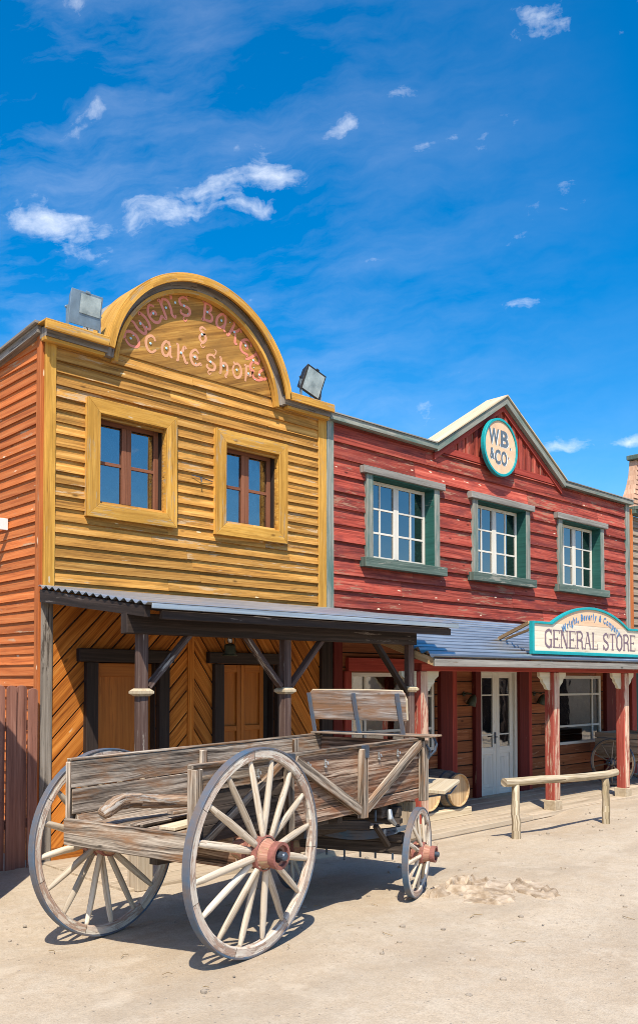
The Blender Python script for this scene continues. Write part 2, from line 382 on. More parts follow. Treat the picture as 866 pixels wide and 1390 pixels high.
# glass: thin pane, mirrors part of what is in front of it
def glass(name,tint,refl):
    m,nt,b,out=newmat(name); g=N(nt)
    nt.nodes.remove(b)
    tr=g.n('ShaderNodeBsdfTransparent'); tr.inputs[0].default_value=(*tint,1)
    gl=g.n('ShaderNodeBsdfGlossy'); gl.inputs['Roughness'].default_value=.02
    fr=g.n('ShaderNodeFresnel'); fr.inputs[0].default_value=1.5
    tc=g.n('ShaderNodeTexCoord').outputs['Object']
    bp=g.n('ShaderNodeBump'); bp.inputs['Strength'].default_value=.25; bp.inputs['Distance'].default_value=.01
    g.set(bp.inputs['Height'],g.noise(tc,2.2,2,.5)); g.set(gl.inputs['Normal'],bp.outputs[0])
    mx=g.n('ShaderNodeMixShader')
    g.set(mx.inputs[0],g.math('ADD',g.math('MULTIPLY',fr.outputs[0],.8),refl,clamp=True))
    nt.links.new(tr.outputs[0],mx.inputs[1]); nt.links.new(gl.outputs[0],mx.inputs[2]); nt.links.new(mx.outputs[0],out.inputs[0])
    return m
M['glass']=glass('window_glass',(.55,.6,.6),.30)
M['glass_store']=glass('store_glass',(.7,.7,.66),.30)

# burlap
m,nt,b,out=newmat('burlap'); g=N(nt)
tc=g.n('ShaderNodeTexCoord').outputs['Object']
n1=g.noise(tc,9,5,.6); n2=g.noise(tc,220,2,.5)
g.set(b.inputs['Base Color'],g.mix(g.ramp(n1,[(.4,0),(.62,1)]),(.27,.195,.125),(.47,.375,.275)))
b.inputs['Roughness'].default_value=.95
bp=g.n('ShaderNodeBump'); bp.inputs['Strength'].default_value=.5; bp.inputs['Distance'].default_value=.004
g.set(bp.inputs['Height'],g.math('ADD',n2,g.noise(tc,25,4,.6))); g.set(b.inputs['Normal'],bp.outputs[0])
M['burlap']=m

# corrugated metal
def metal_sheet(name,c1,c2,period=.145,valley_shade=.25):
    m,nt,b,out=newmat(name); g=N(nt)
    uv=g.n('ShaderNodeUVMap',uv_map='UVMap').outputs[0]
    sp=g.n('ShaderNodeSeparateXYZ'); g.set(sp.inputs[0],uv)
    n=g.noise(g.vec(g.math('MULTIPLY',sp.outputs[0],.8),g.math('MULTIPLY',sp.outputs[1],34),0),1,6,.6)
    sheet=g.math('FLOOR',g.math('DIVIDE',sp.outputs[0],1.9)); wn=g.n('ShaderNodeTexWhiteNoise',noise_dimensions='1D'); g.set(wn.inputs['W'],sheet)
    col=g.mix(g.ramp(n,[(.35,0),(.65,1)]),c1,c2)
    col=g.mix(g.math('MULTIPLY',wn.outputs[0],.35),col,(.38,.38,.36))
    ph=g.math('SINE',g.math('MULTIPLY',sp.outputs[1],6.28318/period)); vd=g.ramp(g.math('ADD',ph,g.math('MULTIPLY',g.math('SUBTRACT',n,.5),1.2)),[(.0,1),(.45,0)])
    col=g.mix(g.math('MULTIPLY',vd,valley_shade),col,(.085,.085,.085))  # rib valleys darkened: shade between the ridges put into the colour
    rs=g.ramp(g.noise(g.vec(g.math('MULTIPLY',sp.outputs[0],3),g.math('MULTIPLY',sp.outputs[1],5),3),1,6,.7),[(.62,0),(.7,1)])
    col=g.mix(g.math('MULTIPLY',rs,.5),col,(.2,.12,.08))
    g.set(b.inputs['Base Color'],col); b.inputs['Metallic'].default_value=.7; b.inputs['Roughness'].default_value=.34
    return m
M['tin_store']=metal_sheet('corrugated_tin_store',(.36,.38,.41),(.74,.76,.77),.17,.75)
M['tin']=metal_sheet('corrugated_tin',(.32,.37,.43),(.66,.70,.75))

# sand
m,nt,b,out=newmat('sandy_ground'); g=N(nt)
tc=g.n('ShaderNodeTexCoord').outputs['Object']
gsx=g.n('ShaderNodeSeparateXYZ'); g.set(gsx.inputs[0],tc)
big=g.noise(tc,.5,5,.6); med=g.noise(tc,4,6,.65); fine=g.noise(tc,60,5,.7)
col=g.mix(g.ramp(big,[(.35,0),(.65,1)]),(.44,.345,.245),(.52,.43,.32))
col=g.mix(g.math('MULTIPLY',g.ramp(med,[(.45,0),(.62,1)]),.45),col,(.50,.43,.34))
col=g.mix(g.math('MULTIPLY',g.ramp(fine,[(.48,0),(.64,1)]),.42),col,(.26,.205,.15))
mf=g.noise(tc,17,6,.7); col=g.mix(g.math('MULTIPLY',g.ramp(mf,[(.45,0),(.62,1)]),.35),col,(.33,.26,.185))
mf2=g.noise(tc,110,3,.6); col=g.mix(g.math('MULTIPLY',g.ramp(mf2,[(.56,0),(.66,1)]),.4),col,(.60,.53,.43))
lg=g.noise(g.vec(g.math('MULTIPLY',gsx.outputs[0],.35),g.math('MULTIPLY',gsx.outputs[1],1.3),0),1,6,.62); col=g.mix(g.math('MULTIPLY',g.ramp(lg,[(.48,0),(.62,1)]),.42),col,(.33,.262,.19))
lg2=g.noise(tc,1.7,5,.7); col=g.mix(g.math('MULTIPLY',g.ramp(lg2,[(.55,0),(.66,1)]),.5),col,(.56,.47,.36))
vo=g.n('ShaderNodeTexVoronoi'); g.set(vo.inputs['Vector'],tc); vo.inputs['Scale'].default_value=28
sel=g.n('ShaderNodeSeparateColor'); g.set(sel.inputs[0],vo.outputs['Color'])
pb=g.math('MULTIPLY',g.ramp(vo.outputs['Distance'],[(.12,1),(.22,0)]),g.math('LESS_THAN',sel.outputs[0],.13))
col=g.mix(g.math('MULTIPLY',pb,.7),col,g.mix(sel.outputs[1],(.22,.18,.14),(.55,.49,.41)))
g.set(b.inputs['Base Color'],col); b.inputs['Roughness'].default_value=.95; b.inputs['Specular IOR Level'].default_value=.15
bp=g.n('ShaderNodeBump'); bp.inputs['Strength'].default_value=.8; bp.inputs['Distance'].default_value=.02
h=g.math('ADD',g.math('MULTIPLY',fine,.35),g.math('ADD',g.math('MULTIPLY',med,.8),g.math('MULTIPLY',pb,.5)))
g.set(bp.inputs['Height'],h); g.set(b.inputs['Normal'],bp.outputs[0])
M['sand']=m
M['hill']=plain('dry_hill_earth',(.34,.27,.18),.95,nscale=.12,col2=(.16,.15,.08),bump=0)

# ------------------------------------------------------------------ sun + sky
SX,SY=.66,.75; EL=54.5
elr=R_(EL)
to_sun=V((-SX*math.cos(elr),-SY*math.cos(elr),math.sin(elr))).normalized()
sd=bpy.data.lights.new('sun','SUN'); sd.energy=4.8; sd.angle=R_(.5); sd.color=(1,.92,.78)
so=bpy.data.objects.new('sun',sd); C.objects.link(so); so.rotation_euler=to_sun.to_track_quat('Z','Y').to_euler()
so.location=(0,0,30)
w=bpy.data.worlds.new('World'); sc.world=w; w.use_nodes=True; nt=w.node_tree; nt.nodes.clear(); g=N(nt)
out=g.n('ShaderNodeOutputWorld'); bg=g.n('ShaderNodeBackground'); nt.links.new(bg.outputs[0],out.inputs[0])
sky=g.n('ShaderNodeTexSky',sky_type='NISHITA'); sky.sun_disc=False; sky.sun_elevation=elr; sky.sun_rotation=math.atan2(to_sun.x,to_sun.y)
sky.air_density=1.0; sky.dust_density=.9; sky.ozone_density=2.5; sky.altitude=0
hs=g.n('ShaderNodeHueSaturation'); hs.inputs['Hue'].default_value=.499; hs.inputs['Saturation'].default_value=1.52; hs.inputs['Value'].default_value=1.30
nt.links.new(sky.outputs[0],hs.inputs['Color'])
tc=g.n('ShaderNodeTexCoord').outputs['Generated']
def dot(vec,c):
    x=g.n('ShaderNodeVectorMath',operation='DOT_PRODUCT'); g.set(x.inputs[0],vec); x.inputs[1].default_value=c; return x.outputs['Value']
rt=V((math.sin(th),-math.cos(th),0))
# (direction, half width, half height, roll degrees, strength)
CL=[((.407,.798,.445),.050,.026,3,1.05),((.532,.694,.486),.070,.022,16,.95),((.496,.732,.466),.035,.014,10,.5),((.577,.645,.5),.045,.018,-15,.7),
    ((.563,.673,.478),.022,.008,0,.7),((.602,.59,.538),.017,.009,20,.85),((.777,.499,.384),.030,.010,12,.8),
    ((.836,.493,.243),.030,.012,15,.8),((.697,.407,.59),.05,.010,-20,.32),((.721,.61,.328),.030,.006,8,.8),((.749,.493,.442),.018,.009,35,.7),
    ((.411,.741,.53),.06,.012,10,.2),((.629,.536,.563),.022,.008,25,.55),((.658,.48,.58),.014,.006,15,.4),((.865,.437,.247),.03,.012,15,.7),
    ((.9,-.2,.35),.2,.06,8,.8),((-.5,-.7,.4),.25,.07,8,.8),((-.8,.3,.3),.2,.06,8,.8),((.2,-.9,.35),.2,.07,8,.8)]
warp=g.n('ShaderNodeTexNoise'); g.set(warp.inputs['Vector'],tc); warp.inputs['Scale'].default_value=14; warp.inputs['Detail'].default_value=6
wv=g.n('ShaderNodeVectorMath',operation='MULTIPLY_ADD'); g.set(wv.inputs[0],warp.outputs['Color']); wv.inputs[1].default_value=(.045,.045,.045)
sb=g.n('ShaderNodeVectorMath',operation='SUBTRACT'); g.set(sb.inputs[0],tc); sb.inputs[1].default_value=(.0225,.0225,.0225); g.set(wv.inputs[2],sb.outputs[0])
tw=wv.outputs[0]
tot=None
for d,sx,sy,roll,st in CL:
    d=V(d).normalized(); r=d.cross(V((0,0,1))).normalized(); u=r.cross(d).normalized(); a=R_(roll)
    r2=r*math.cos(a)+u*math.sin(a); u2=-r*math.sin(a)+u*math.cos(a)
    a1=g.math('MULTIPLY',g.math('SUBTRACT',dot(tw,tuple(r2)),d.dot(r2)),1/sx); b1=g.math('MULTIPLY',g.math('SUBTRACT',dot(tw,tuple(u2)),d.dot(u2)),1/sy)
    q=g.math('ADD',g.math('MULTIPLY',a1,a1),g.math('MULTIPLY',b1,b1))
    q=g.math('MULTIPLY',g.math('POWER',2.718,g.math('MULTIPLY',q,-1)),st)
    q=g.math('MULTIPLY',q,g.math('GREATER_THAN',dot(tc,tuple(d)),0))
    tot=q if tot is None else g.math('ADD',tot,q)
# wispy fibres: noise stretched along a slanted horizontal direction
ax=V((.72,-.66,.2)).normalized(); ay=ax.cross(V((.55,.65,.5))).normalized(); az=ax.cross(ay)
wisp=g.noise(g.vec(g.math('MULTIPLY',dot(tw,tuple(ax)),7),g.math('MULTIPLY',dot(tw,tuple(ay)),30),g.math('MULTIPLY',dot(tw,tuple(az)),20)),1,8,.62)
puff=g.noise(tw,26,8,.62)
wp=g.math('MULTIPLY_ADD',g.math('SUBTRACT',g.math('ADD',g.math('MULTIPLY',wisp,.62),g.math('MULTIPLY',puff,.38)),.5),2.6,.5)
dens=g.math('MULTIPLY',g.math('SUBTRACT',g.math('ADD',g.math('MULTIPLY',tot,.55),wp),.80),1.35,clamp=True)
# thin cirrus veil, thicker towards the left of the street
vl=g.noise(g.vec(g.math('MULTIPLY',dot(tc,tuple(ax)),2.2),g.math('MULTIPLY',dot(tc,tuple(ay)),6),g.math('MULTIPLY',dot(tc,tuple(az)),5)),1,5,.55)
side=g.math('MULTIPLY_ADD',dot(tc,(-.75,.65,-.5)),.75,.45,clamp=True)
veil=g.math('MULTIPLY',g.math('MULTIPLY',g.ramp(g.math('MULTIPLY',g.math('ADD',vl,wisp),.5),[(.42,0),(.66,1)]),side),.46)
dens=g.math('ADD',dens,g.math('MULTIPLY',veil,g.math('SUBTRACT',1,dens)),clamp=True)
dens=g.math('MULTIPLY',dens,.9)
csky=g.mix(dens,hs.outputs[0],(8.0,8.3,8.7))
g.set(bg.inputs[0],csky); bg.inputs[1].default_value=.12

# ------------------------------------------------------------------ ground
GP=[(0,-1.8,-.03),(0,0,-.02),(2,-1.8,-.05),(3,-1.9,-.07),(4,-1.85,-.105),(4.8,-1.9,-.125),(5.6,-1.9,-.125),(6.4,-1.9,-.125),(7.2,-1.9,-.11),(8.2,-1.9,-.045),(9.2,-1.9,-.045),(10.5,-2,-.085),(13,-2,-.09),
    (-.545,-4.33,.06),(-.3,-4.6,.06),(-.865,-2.89,-.013),(1.874,-3.775,-.037),(1.37,-2.66,-.055),(2.8,-4,-.03),(5.26,-2.62,-.05),(7.13,-2.87,-.05),(-3,-6,.04),(2,-7,.02),(6,-6,0),(-3,0,-.02),(14,-4,-.08),(-2,-4,.04),(6,2,-.1),(12,2,-.1),(0,3,-.05)]
def gz(x,y):
    sw=.04;s=-.02*.04
    for a,b_,c in GP:
        d=(x-a)**2+(y-b_)**2; k=1/(d+.05)**1.6; sw+=k; s+=k*c
    return s/sw
def axis(lo,hi,step,far):
    a=[lo+i*step for i in range(int((hi-lo)/step)+1)]; x=hi; st=step
    up=[];dn=[]
    while x<far: st*=1.35; x+=st; up.append(x)
    x=lo; st=step
    while x>-far: st*=1.35; x-=st; dn.append(x)
    return dn[::-1]+a+up
xs=axis(-5,16,.12,420); ys=axis(-9,1,.12,420)
gm=bpy.data.meshes.new('ground'); vs=[];fs=[]
from mathutils import noise as mn
for y in ys:
    for x in xs:
        z=gz(x,y) if abs(x)<40 and abs(y)<40 else -.02
        if -6<x<17 and -10<y<-1.9: z+=.016*mn.noise(V((x*1.3,y*1.3,0)))+.008*mn.noise(V((x*4,y*4,5)))
        vs.append((x,y,z))
nx=len(xs)
for j in range(len(ys)-1):
    for i in range(nx-1): fs.append((j*nx+i,j*nx+i+1,(j+1)*nx+i+1,(j+1)*nx+i))
gm.from_pydata(vs,[],fs); gm.materials.append(M['sand']); gm.polygons.foreach_set('use_smooth',[True]*len(gm.polygons))
go=bpy.data.objects.new('ground',gm); C.objects.link(go); go['kind']='structure'
# small stones
mb=MB()
for i in range(260):
    x=random.uniform(-3.5,9); y=random.uniform(-6,-1.95); s=random.choice([.006,.008,.01,.014,.02]) if i%9 else .026
    z=gz(x,y)+s*.25; n=6; r=random.random(); k=len(mb.v)
    top=V((x,y,z+s*.7)); ring=[V((x+math.cos(q*6.283/n)*s*random.uniform(.7,1.2),y+math.sin(q*6.283/n)*s*random.uniform(.7,1.2),z-s*.3)) for q in range(n)]
    mid=[p+V((0,0,s*.55)) for p in ring]
    for q in range(n):
        mb.face([ring[q],ring[(q+1)%n],mid[(q+1)%n],mid[q]],[(0,0)]*4,r); mb.face([mid[q],mid[(q+1)%n],top],[(0,0)]*3,r)
mb.build('pebbles',plain('pebble_stone',(.42,.35,.27),.9,nscale=6,col2=(.22,.18,.14)),kind='stuff',label='small loose stones scattered over the sandy street',category='stones')
mb=MB()
for i in range(34):
    x=random.uniform(-1.8,4.5); y=random.uniform(-5.6,-2.0); a=random.uniform(0,6.28); l=random.uniform(.03,.16); z=gz(x,y)+.014
    mb.tube([(x,y,z),(x+math.cos(a)*l*.5,y+math.sin(a)*l*.5,z+.008),(x+math.cos(a+.4)*l,y+math.sin(a+.4)*l,z)],random.uniform(.0015,.0035),n=4)
mb.build('straw',plain('dry_straw',(.36,.26,.14),.9,col2=(.16,.11,.06)),kind='stuff',label='loose dry straws and twigs on the sandy street',category='straw')
# far hills
mb=MB(); 
def hills(n=150,R0=170,R1=330):
    for i in range(n):
        a0=6.2832*i/n;a1=6.2832*(i+1)/n
        for k in range(5):
            def P(a,k):
                f=k/5; h=(14+16*mn.noise(V((math.cos(a)*2.2,math.sin(a)*2.2,1)))+7*mn.noise(V((math.cos(a)*7,math.sin(a)*7,4))))*math.sin(f*math.pi*.5)
                return V((math.cos(a)*(R0+(R1-R0)*f),math.sin(a)*(R0+(R1-R0)*f),h-.5))
            mb.face([P(a0,k),P(a1,k),P(a1,k+1),P(a0,k+1)],[(0,0)]*4,.5)
hills(); mb.build('hills',M['hill'],smooth=True,kind='structure')

ah=thing('adobe_house','low pale adobe house with dark doors on the far side of the street','house',(27,-13,0),R_(35),None,local=True)
mb=MB(); mb.box(-6,6,-3,3,-.1,3.2); mb.box(-6.2,6.2,-3.2,3.2,3.2,3.5); mb.build('adobe_wall',plain('adobe_plaster',(.55,.45,.33),.9,nscale=2),ah,org=(0,0,0))
for x in(-4,-1.2,1.6,4.2):
    mb=MB(); mb.box(x-.5,x+.5,2.98,3.06,-.05,2.1); mb.build('door',M['dark_wood'],ah,org=(0,0,0))
def bare_tree(x,y,h,seed,label):
    rg=random.Random(seed); t=thing('bare_tree',label,'tree',(x,y,0),0,'bare trees across the street',local=True); mt=MB(); mbr=MB()
    def grow(mb,p,d,l,r,dep):
        q=p+d*l; mb.tube([p,p+d*l*.5+V((rg.uniform(-1,1),rg.uniform(-1,1),0))*l*.06,q],[r,r*.85,r*.7],n=6)
        if dep==0: return
        for _ in range(3): 
            nd=(d+V((rg.uniform(-1,1),rg.uniform(-1,1),rg.uniform(-.1,.7)))*.75).normalized(); grow(mbr,q,nd,l*.68,r*.6,dep-1)
    grow(mt,V((0,0,-.1)),V((0,0,1)),h*.35,h*.03,4)
    mt.build('trunk',M['dark_wood'],t,org=(0,0,0)); mbr.build('crown',M['dark_wood'],t,org=(0,0,0))
bare_tree(20,-7.5,6,1,'tall bare dark tree nearest the store, across the street')
bare_tree(23.5,-8.2,5,2,'shorter bare dark tree standing by the adobe house')
bare_tree(17.5,-9.5,5.5,3,'bare dark tree out in the open sand across the street')
# ------------------------------------------------------------------ wall helpers
def cut(x0,x1,z0,z1,ops):
    """x-intervals of [x0,x1] left after openings that overlap the course z0..z1"""
    iv=[(x0,x1)]
    zm=(z0+z1)/2
    for a,b_,c,d in ops:
        if c-1e-6<zm<d+1e-6:
            nv=[]
            for p,q in iv:
                if b_<=p or a>=q: nv.append((p,q))
                else:
                    if a>p: nv.append((p,a))
                    if b_<q: nv.append((b_,q))
            iv=nv
    return iv
def clapboards(mb,x0,x1,z0,z1,h,ops=(),out=.040,top=.004,mp=None,seg=2.6,zt=None,start=0):
    """overlapping boards; mp maps (x along wall, outward, z) to world"""
    if mp is None: mp=lambda x,o,z:V((x,-o,z))
    nz=int(math.ceil((z1-z0)/h)); 
    for k in range(nz):
        za=z0+k*h; zb=min(za+h+.012,z1)
        if zb-za<.02: continue
        for p,q in cut(x0,x1,za,min(za+h,z1),ops):
            x=p
            first=random.uniform(.5,1.0)*seg
            while x<q-1e-4:
                l=first if first else random.uniform(.75,1.25)*seg; first=None
                e=x+l
                if q-e<.5: e=q
                dz=random.uniform(-.004,.004); do=random.uniform(-.003,.003); e2=e-.0025; dz2=dz+random.uniform(-.003,.003)
                oa=out+do
                zt_=zt(x) if zt else None
                c=[mp(x,.0,za+dz),mp(x,oa,za+dz),mp(x,top,zb),mp(x,-.01,zb),mp(e2,.0,za+dz2),mp(e2,oa,za+dz2),mp(e2,top,zb),mp(e2,-.01,zb)]
                mb.hexa(c); x=e
def rects(x0,x1,z0,z1,ops):
    """rectangles that tile the wall around openings"""
    xs=sorted({x0,x1}|{min(max(a,x0),x1) for o in ops for a in o[:2]}); res=[]
    for a,b_ in zip(xs[:-1],xs[1:]):
        cols=[o for o in ops if o[0]<=a+1e-6 and o[1]>=b_-1e-6]
        zz=z0
        for o in sorted(cols,key=lambda o:o[2]):
            if o[2]>zz: res.append((a,b_,zz,o[2]))
            zz=max(zz,o[3])
        if zz<z1: res.append((a,b_,zz,z1))
    return res
def clip(poly,a,b_,c):
    """keep a*x+b*z<=c"""
    res=[]
    for i,p in enumerate(poly):
        q=poly[(i+1)%len(poly)]; dp=a*p[0]+b_*p[1]-c; dq=a*q[0]+b_*q[1]-c
        if dp<=0: res.append(p)
        if dp*dq<0:
            t=dp/(dp-dq); res.append((p[0]+(q[0]-p[0])*t,p[1]+(q[1]-p[1])*t))
    return res
def planks(mb,rc,ang,w,y,t=.02,gap=.008,seed=1,length=None):
    """flat planks at an angle on plane y, front face at y-t, clipped to the rectangles"""
    rng=random.Random(seed); ca,sa=math.cos(ang),math.sin(ang)
    xs=[r[0] for r in rc]+[r[1] for r in rc]; zs=[r[2] for r in rc]+[r[3] for r in rc]
    vs=[-x*sa+z*ca for x in(min(xs),max(xs)) for z in(min(zs),max(zs))]
    us=[x*ca+z*sa for x in(min(xs),max(xs)) for z in(min(zs),max(zs))]
    v=min(vs)-rng.random()*w*.5
    while v<max(vs):
        ww=w*rng.uniform(.9,1.1); g0,g1=v+gap/2,v+ww-gap/2
        cuts=[min(us)-.1]
        if length:
            u=cuts[0]+rng.uniform(.3,1)*length
            while u<max(us): cuts.append(u); u+=length*rng.uniform(.8,1.2)
        cuts.append(max(us)+.1)
        for u0,u1 in zip(cuts[:-1],cuts[1:]):
            r=rng.random(); dt=rng.uniform(-.004,.004)
            for (x0,x1,z0,z1) in rc:
                P=[(x0,z0),(x1,z0),(x1,z1),(x0,z1)]
                P=clip(P,-sa,ca,g1); P=clip(P,sa,-ca,-g0) if P else P
                P=clip(P,ca,sa,u1-.002) if P else P; P=clip(P,-ca,-sa,-u0-.002) if P else P
                if P and len(P)>2:
                    A=abs(sum(P[i][0]*P[(i+1)%len(P)][1]-P[(i+1)%len(P)][0]*P[i][1] for i in range(len(P))))/2
                    if A>1e-4: mb.prism(P,'y',y-t+dt,y,r,uang=ang)
        v+=ww
def corrugated(mb,x0,x1,yw,zw,ye,ze,period=.145,amp=.016,thick=.006):
    L=math.hypot(ye-yw,ze-zw); n=int(L/period*8); k=len(mb.v)
    dy,dz=(ye-yw)/L,(ze-zw)/L; nrm=(dz,-dy) if -dy>0 else (-dz,dy)
    nrm=(-dz if False else dz, -dy)
    xs=[x0]
    while xs[-1]<x1-.01: xs.append(min(xs[-1]+.5,x1))
    def P(i,x,off):
        s=L*i/n; a=amp*math.sin(2*math.pi*s/period)+off+.004*mn.noise(V((x*1.2,s*2,3)))
        return V((x,yw+dy*s+nrm[0]*a,zw+dz*s+nrm[1]*a))
    for a,b_ in zip(xs[:-1],xs[1:]):
        for i in range(n):
            s0,s1=L*i/n,L*(i+1)/n
            mb.face([P(i,a,thick),P(i,b_,thick),P(i+1,b_,thick),P(i+1,a,thick)],[(a,s0),(b_,s0),(b_,s1),(a,s1)],.5)
            mb.face([P(i+1,a,0),P(i+1,b_,0),P(i,b_,0),P(i,a,0)],[(a,s1),(b_,s1),(b_,s0),(a,s0)],.5)
    for x in(x0,x1):
        for i in range(n): mb.face([P(i,x,0),P(i+1,x,0),P(i+1,x,thick),P(i,x,thick)],[(x,0)]*4,.5)
    for i in(0,n):
        for a,b_ in zip(xs[:-1],xs[1:]): mb.face([P(i,a,0),P(i,b_,0),P(i,b_,thick),P(i,a,thick)],[(a,0)]*4,.5)

def one(f,name,mat,parent,**k):
    mb=MB(); f(mb); return mb.build(name,mat,parent,**k)

# ------------------------------------------------------------------ stroke lettering
def crom(P,n=8,closed=False):
    if len(P)<3: return [V((p[0],p[1])) for p in P]
    Q=[V((p[0],p[1])) for p in P]; res=[]; m=len(Q)
    rng=range(m) if closed else range(m-1)
    for i in rng:
        g_=lambda k:Q[k%m] if closed else Q[min(max(k,0),m-1)]
        a,b_,c,d=g_(i-1),g_(i),g_(i+1),g_(i+2)
        for j in range(n):
            t=j/n; res.append(.5*((2*b_)+(c-a)*t+(2*a-5*b_+4*c-d)*t*t+(3*b_-a-3*c+d)*t**3))
    res.append(Q[0] if closed else Q[-1]); return res
def ribbon(mb,P,w,taper,xf,t=.006,closed=False,smooth=True,r=.5):
    pts=crom(P,7,closed) if smooth else [V(p) for p in P]
    n=len(pts); L=[];Rr=[]
    for i,p in enumerate(pts):
        a=pts[i-1] if i else (pts[-2] if closed else p); b_=pts[i+1] if i<n-1 else (pts[1] if closed else p)
        d=(b_-a); d=d.normalized() if d.length>1e-6 else V((1,0)); nn=V((-d.y,d.x)); s=i/(n-1)
        ww=w/2*((1-taper)+taper*math.sin(math.pi*min(max(s,.0),1))**.7) if not closed else w/2*(.75+.3*abs(nn.x))
        L.append(p+nn*ww);Rr.append(p-nn*ww)
    for i in range(n-1):
        q=[L[i],L[i+1],Rr[i+1],Rr[i]]
        f=[xf(a.x,a.y,t) for a in q]; bk=[xf(a.x,a.y,0) for a in q]
        mb.face(f,[(0,0)]*4,r)
        mb.face([f[0],f[1],bk[1],bk[0]],[(0,0)]*4,r); mb.face([f[3],f[2],bk[2],bk[3]],[(0,0)]*4,r)
GL={ # uncial style letters: list of (points, closed)
'O':[([(.15,.8),(.0,.45),(.2,.05),(.55,0),(.85,.3),(.8,.75),(.5,.95),(.25,.88),(.05,1.0)],0)],
'o':[([(.1,.75),(.0,.45),(.2,.05),(.55,0),(.85,.3),(.8,.75),(.5,.95),(.1,.75)],0)],
'W':[([(-.02,1.0),(.08,.85),(.0,.45),(.12,.05),(.35,.03),(.5,.3),(.5,.72)],0),([(.5,.3),(.66,.0),(.9,.06),(1.05,.5),(.95,.95),(.8,.85)],0)],
'E':[([(.78,.8),(.5,1.0),(.15,.8),(.02,.45),(.2,.08),(.55,0),(.95,.18),(.98,.02)],0),([(.05,.52),(.5,.6),(.62,.45),(.5,.4)],0)],
'N':[([(-.05,.95),(.12,1.0),(.15,.5),(.12,0),(-.05,.0)],0),([(.15,.7),(.4,1.0),(.75,.85),(.8,.4),(.7,.1),(.85,-.1),(1.0,.0)],0)],
"'":[([(.1,1.05),(.2,.85),(.1,.72)],0)],
'S':[([(.85,.85),(.55,1.0),(.15,.88),(.15,.6),(.5,.5),(.82,.35),(.75,.06),(.4,-.02),(.05,.12),(.12,.3)],0),([(.6,.95),(.85,1.1),(.95,1.35),(.75,1.4)],0),([(.4,-.02),(.15,-.2),(.3,-.35),(.5,-.2)],0)],
'B':[([(-.05,1),(.15,1),(.15,0),(-.02,0)],0),([(.1,.98),(.55,1),(.7,.8),(.5,.55),(.2,.52)],0),([(.4,.55),(.8,.4),(.8,.1),(.45,0),(.1,.02)],0)],
'A':[([(.7,.75),(.4,.95),(.05,.55),(.12,.1),(.45,.03),(.7,.35)],0),([(.62,1.0),(.75,.6),(.75,.15),(.95,.0)],0)],
'K':[([(-.05,1),(.13,.95),(.15,.5),(.12,0),(-.05,-.02)],0),([(.15,.45),(.5,.6),(.7,.95),(.9,.85)],0),([(.4,.55),(.65,.3),(.85,-.05),(1.05,.02)],0)],
'R':[([(-.05,1),(.15,.98),(.15,.3),(.05,-.05)],0),([(.15,.95),(.55,1.0),(.78,.75),(.55,.5),(.25,.48)],0),([(.45,.5),(.55,.15),(.85,-.08),(1.0,.1)],0)],
'Y':[([(.0,.9),(.15,1.0),(.25,.6),(.55,.42),(.85,.75),(.8,1.0)],0),([(.8,.9),(.78,.3),(.5,-.05),(.1,-.0),(.05,.2)],0)],
'C':[([(.8,.72),(.72,.92),(.45,1.0),(.1,.8),(.02,.42),(.2,.06),(.55,-.02),(.9,.2)],0)],
'H':[([(.0,1.0),(.14,.98),(.15,.5),(.12,0),(-.05,.0)],0),([(.15,.5),(.45,.72),(.78,.55),(.78,.1),(.6,-.12),(.72,-.25)],0)],
'P':[([(-.05,1),(.15,.98),(.15,.4),(.08,-.1)],0),([(.15,.95),(.55,1.0),(.8,.72),(.6,.42),(.2,.42)],0)],
'&':[([(.8,.9),(.45,1.0),(.25,.8),(.6,.6),(.8,.3),(.5,.0),(.2,.2),(.3,.45),(.75,.6)],0),([(.5,0),(.3,-.2),(.5,-.35),(.7,-.2)],0)],
}

# ================================================================== BAKERY
bak=thing('bakery_building','two storey yellow clapboard bakery with a rounded parapet and a tin porch roof','building',(2.2,0,0))
bak['_o']=(2.2,0,0)
BW=[(.655,1.565,4.03,5.08),(2.49,3.40,4.03,5.08)]
mb=MB(); clapboards(mb,.13,4.2,2.95,5.88,.139,BW,seg=2.1); mb.build('upper_wall',M['yellow_siding'],bak)
mb=MB()
for r in rects(.02,4.46,2.9,5.9,BW): mb.box(r[0],r[1],.012,.10,r[2],r[3])
mb.build('wall_backing',M['dark_wood'],bak)
# side wall (faces -X)
mb=MB(); mp=lambda x,o,z:V((-o,x,z))
clapboards(mb,.11,4.2,-.05,5.84,.123,(),mp=mp,out=.028,seg=2.4)
mb.build('side_wall',M['orange_siding'],bak)
mb=MB(); mb.box(.014,.1,.105,4.2,-.05,5.9); mb.box(4.36,4.46,.11,4.2,-.05,5.5); mb.box(.1,4.36,4.1,4.2,-.05,5.5); mb.build('shell_wall',M['dark_wood'],bak,each=True)
mb=MB(); mb.box(.02,4.46,.11,4.2,5.5,5.56,ax=0); mb.box(.1,4.36,.11,4.1,2.86,2.9,ax=0); mb.build('flat_roof',M['dark_wood'],bak,each=True)
mb=MB(); mb.box(-.04,.005,0,.105,-.03,5.84,ax=2); mb.build('side_corner_board',M['orange_siding'],bak,bevel=.004)
mb=MB(); mb.box(0,.125,-.045,.0,3.0,5.84,ax=2); mb.box(4.2,4.355,-.045,0,3.0,5.84,ax=2); mb.build('corner_board',M['yellow_trim'],bak,bevel=.004,each=True)
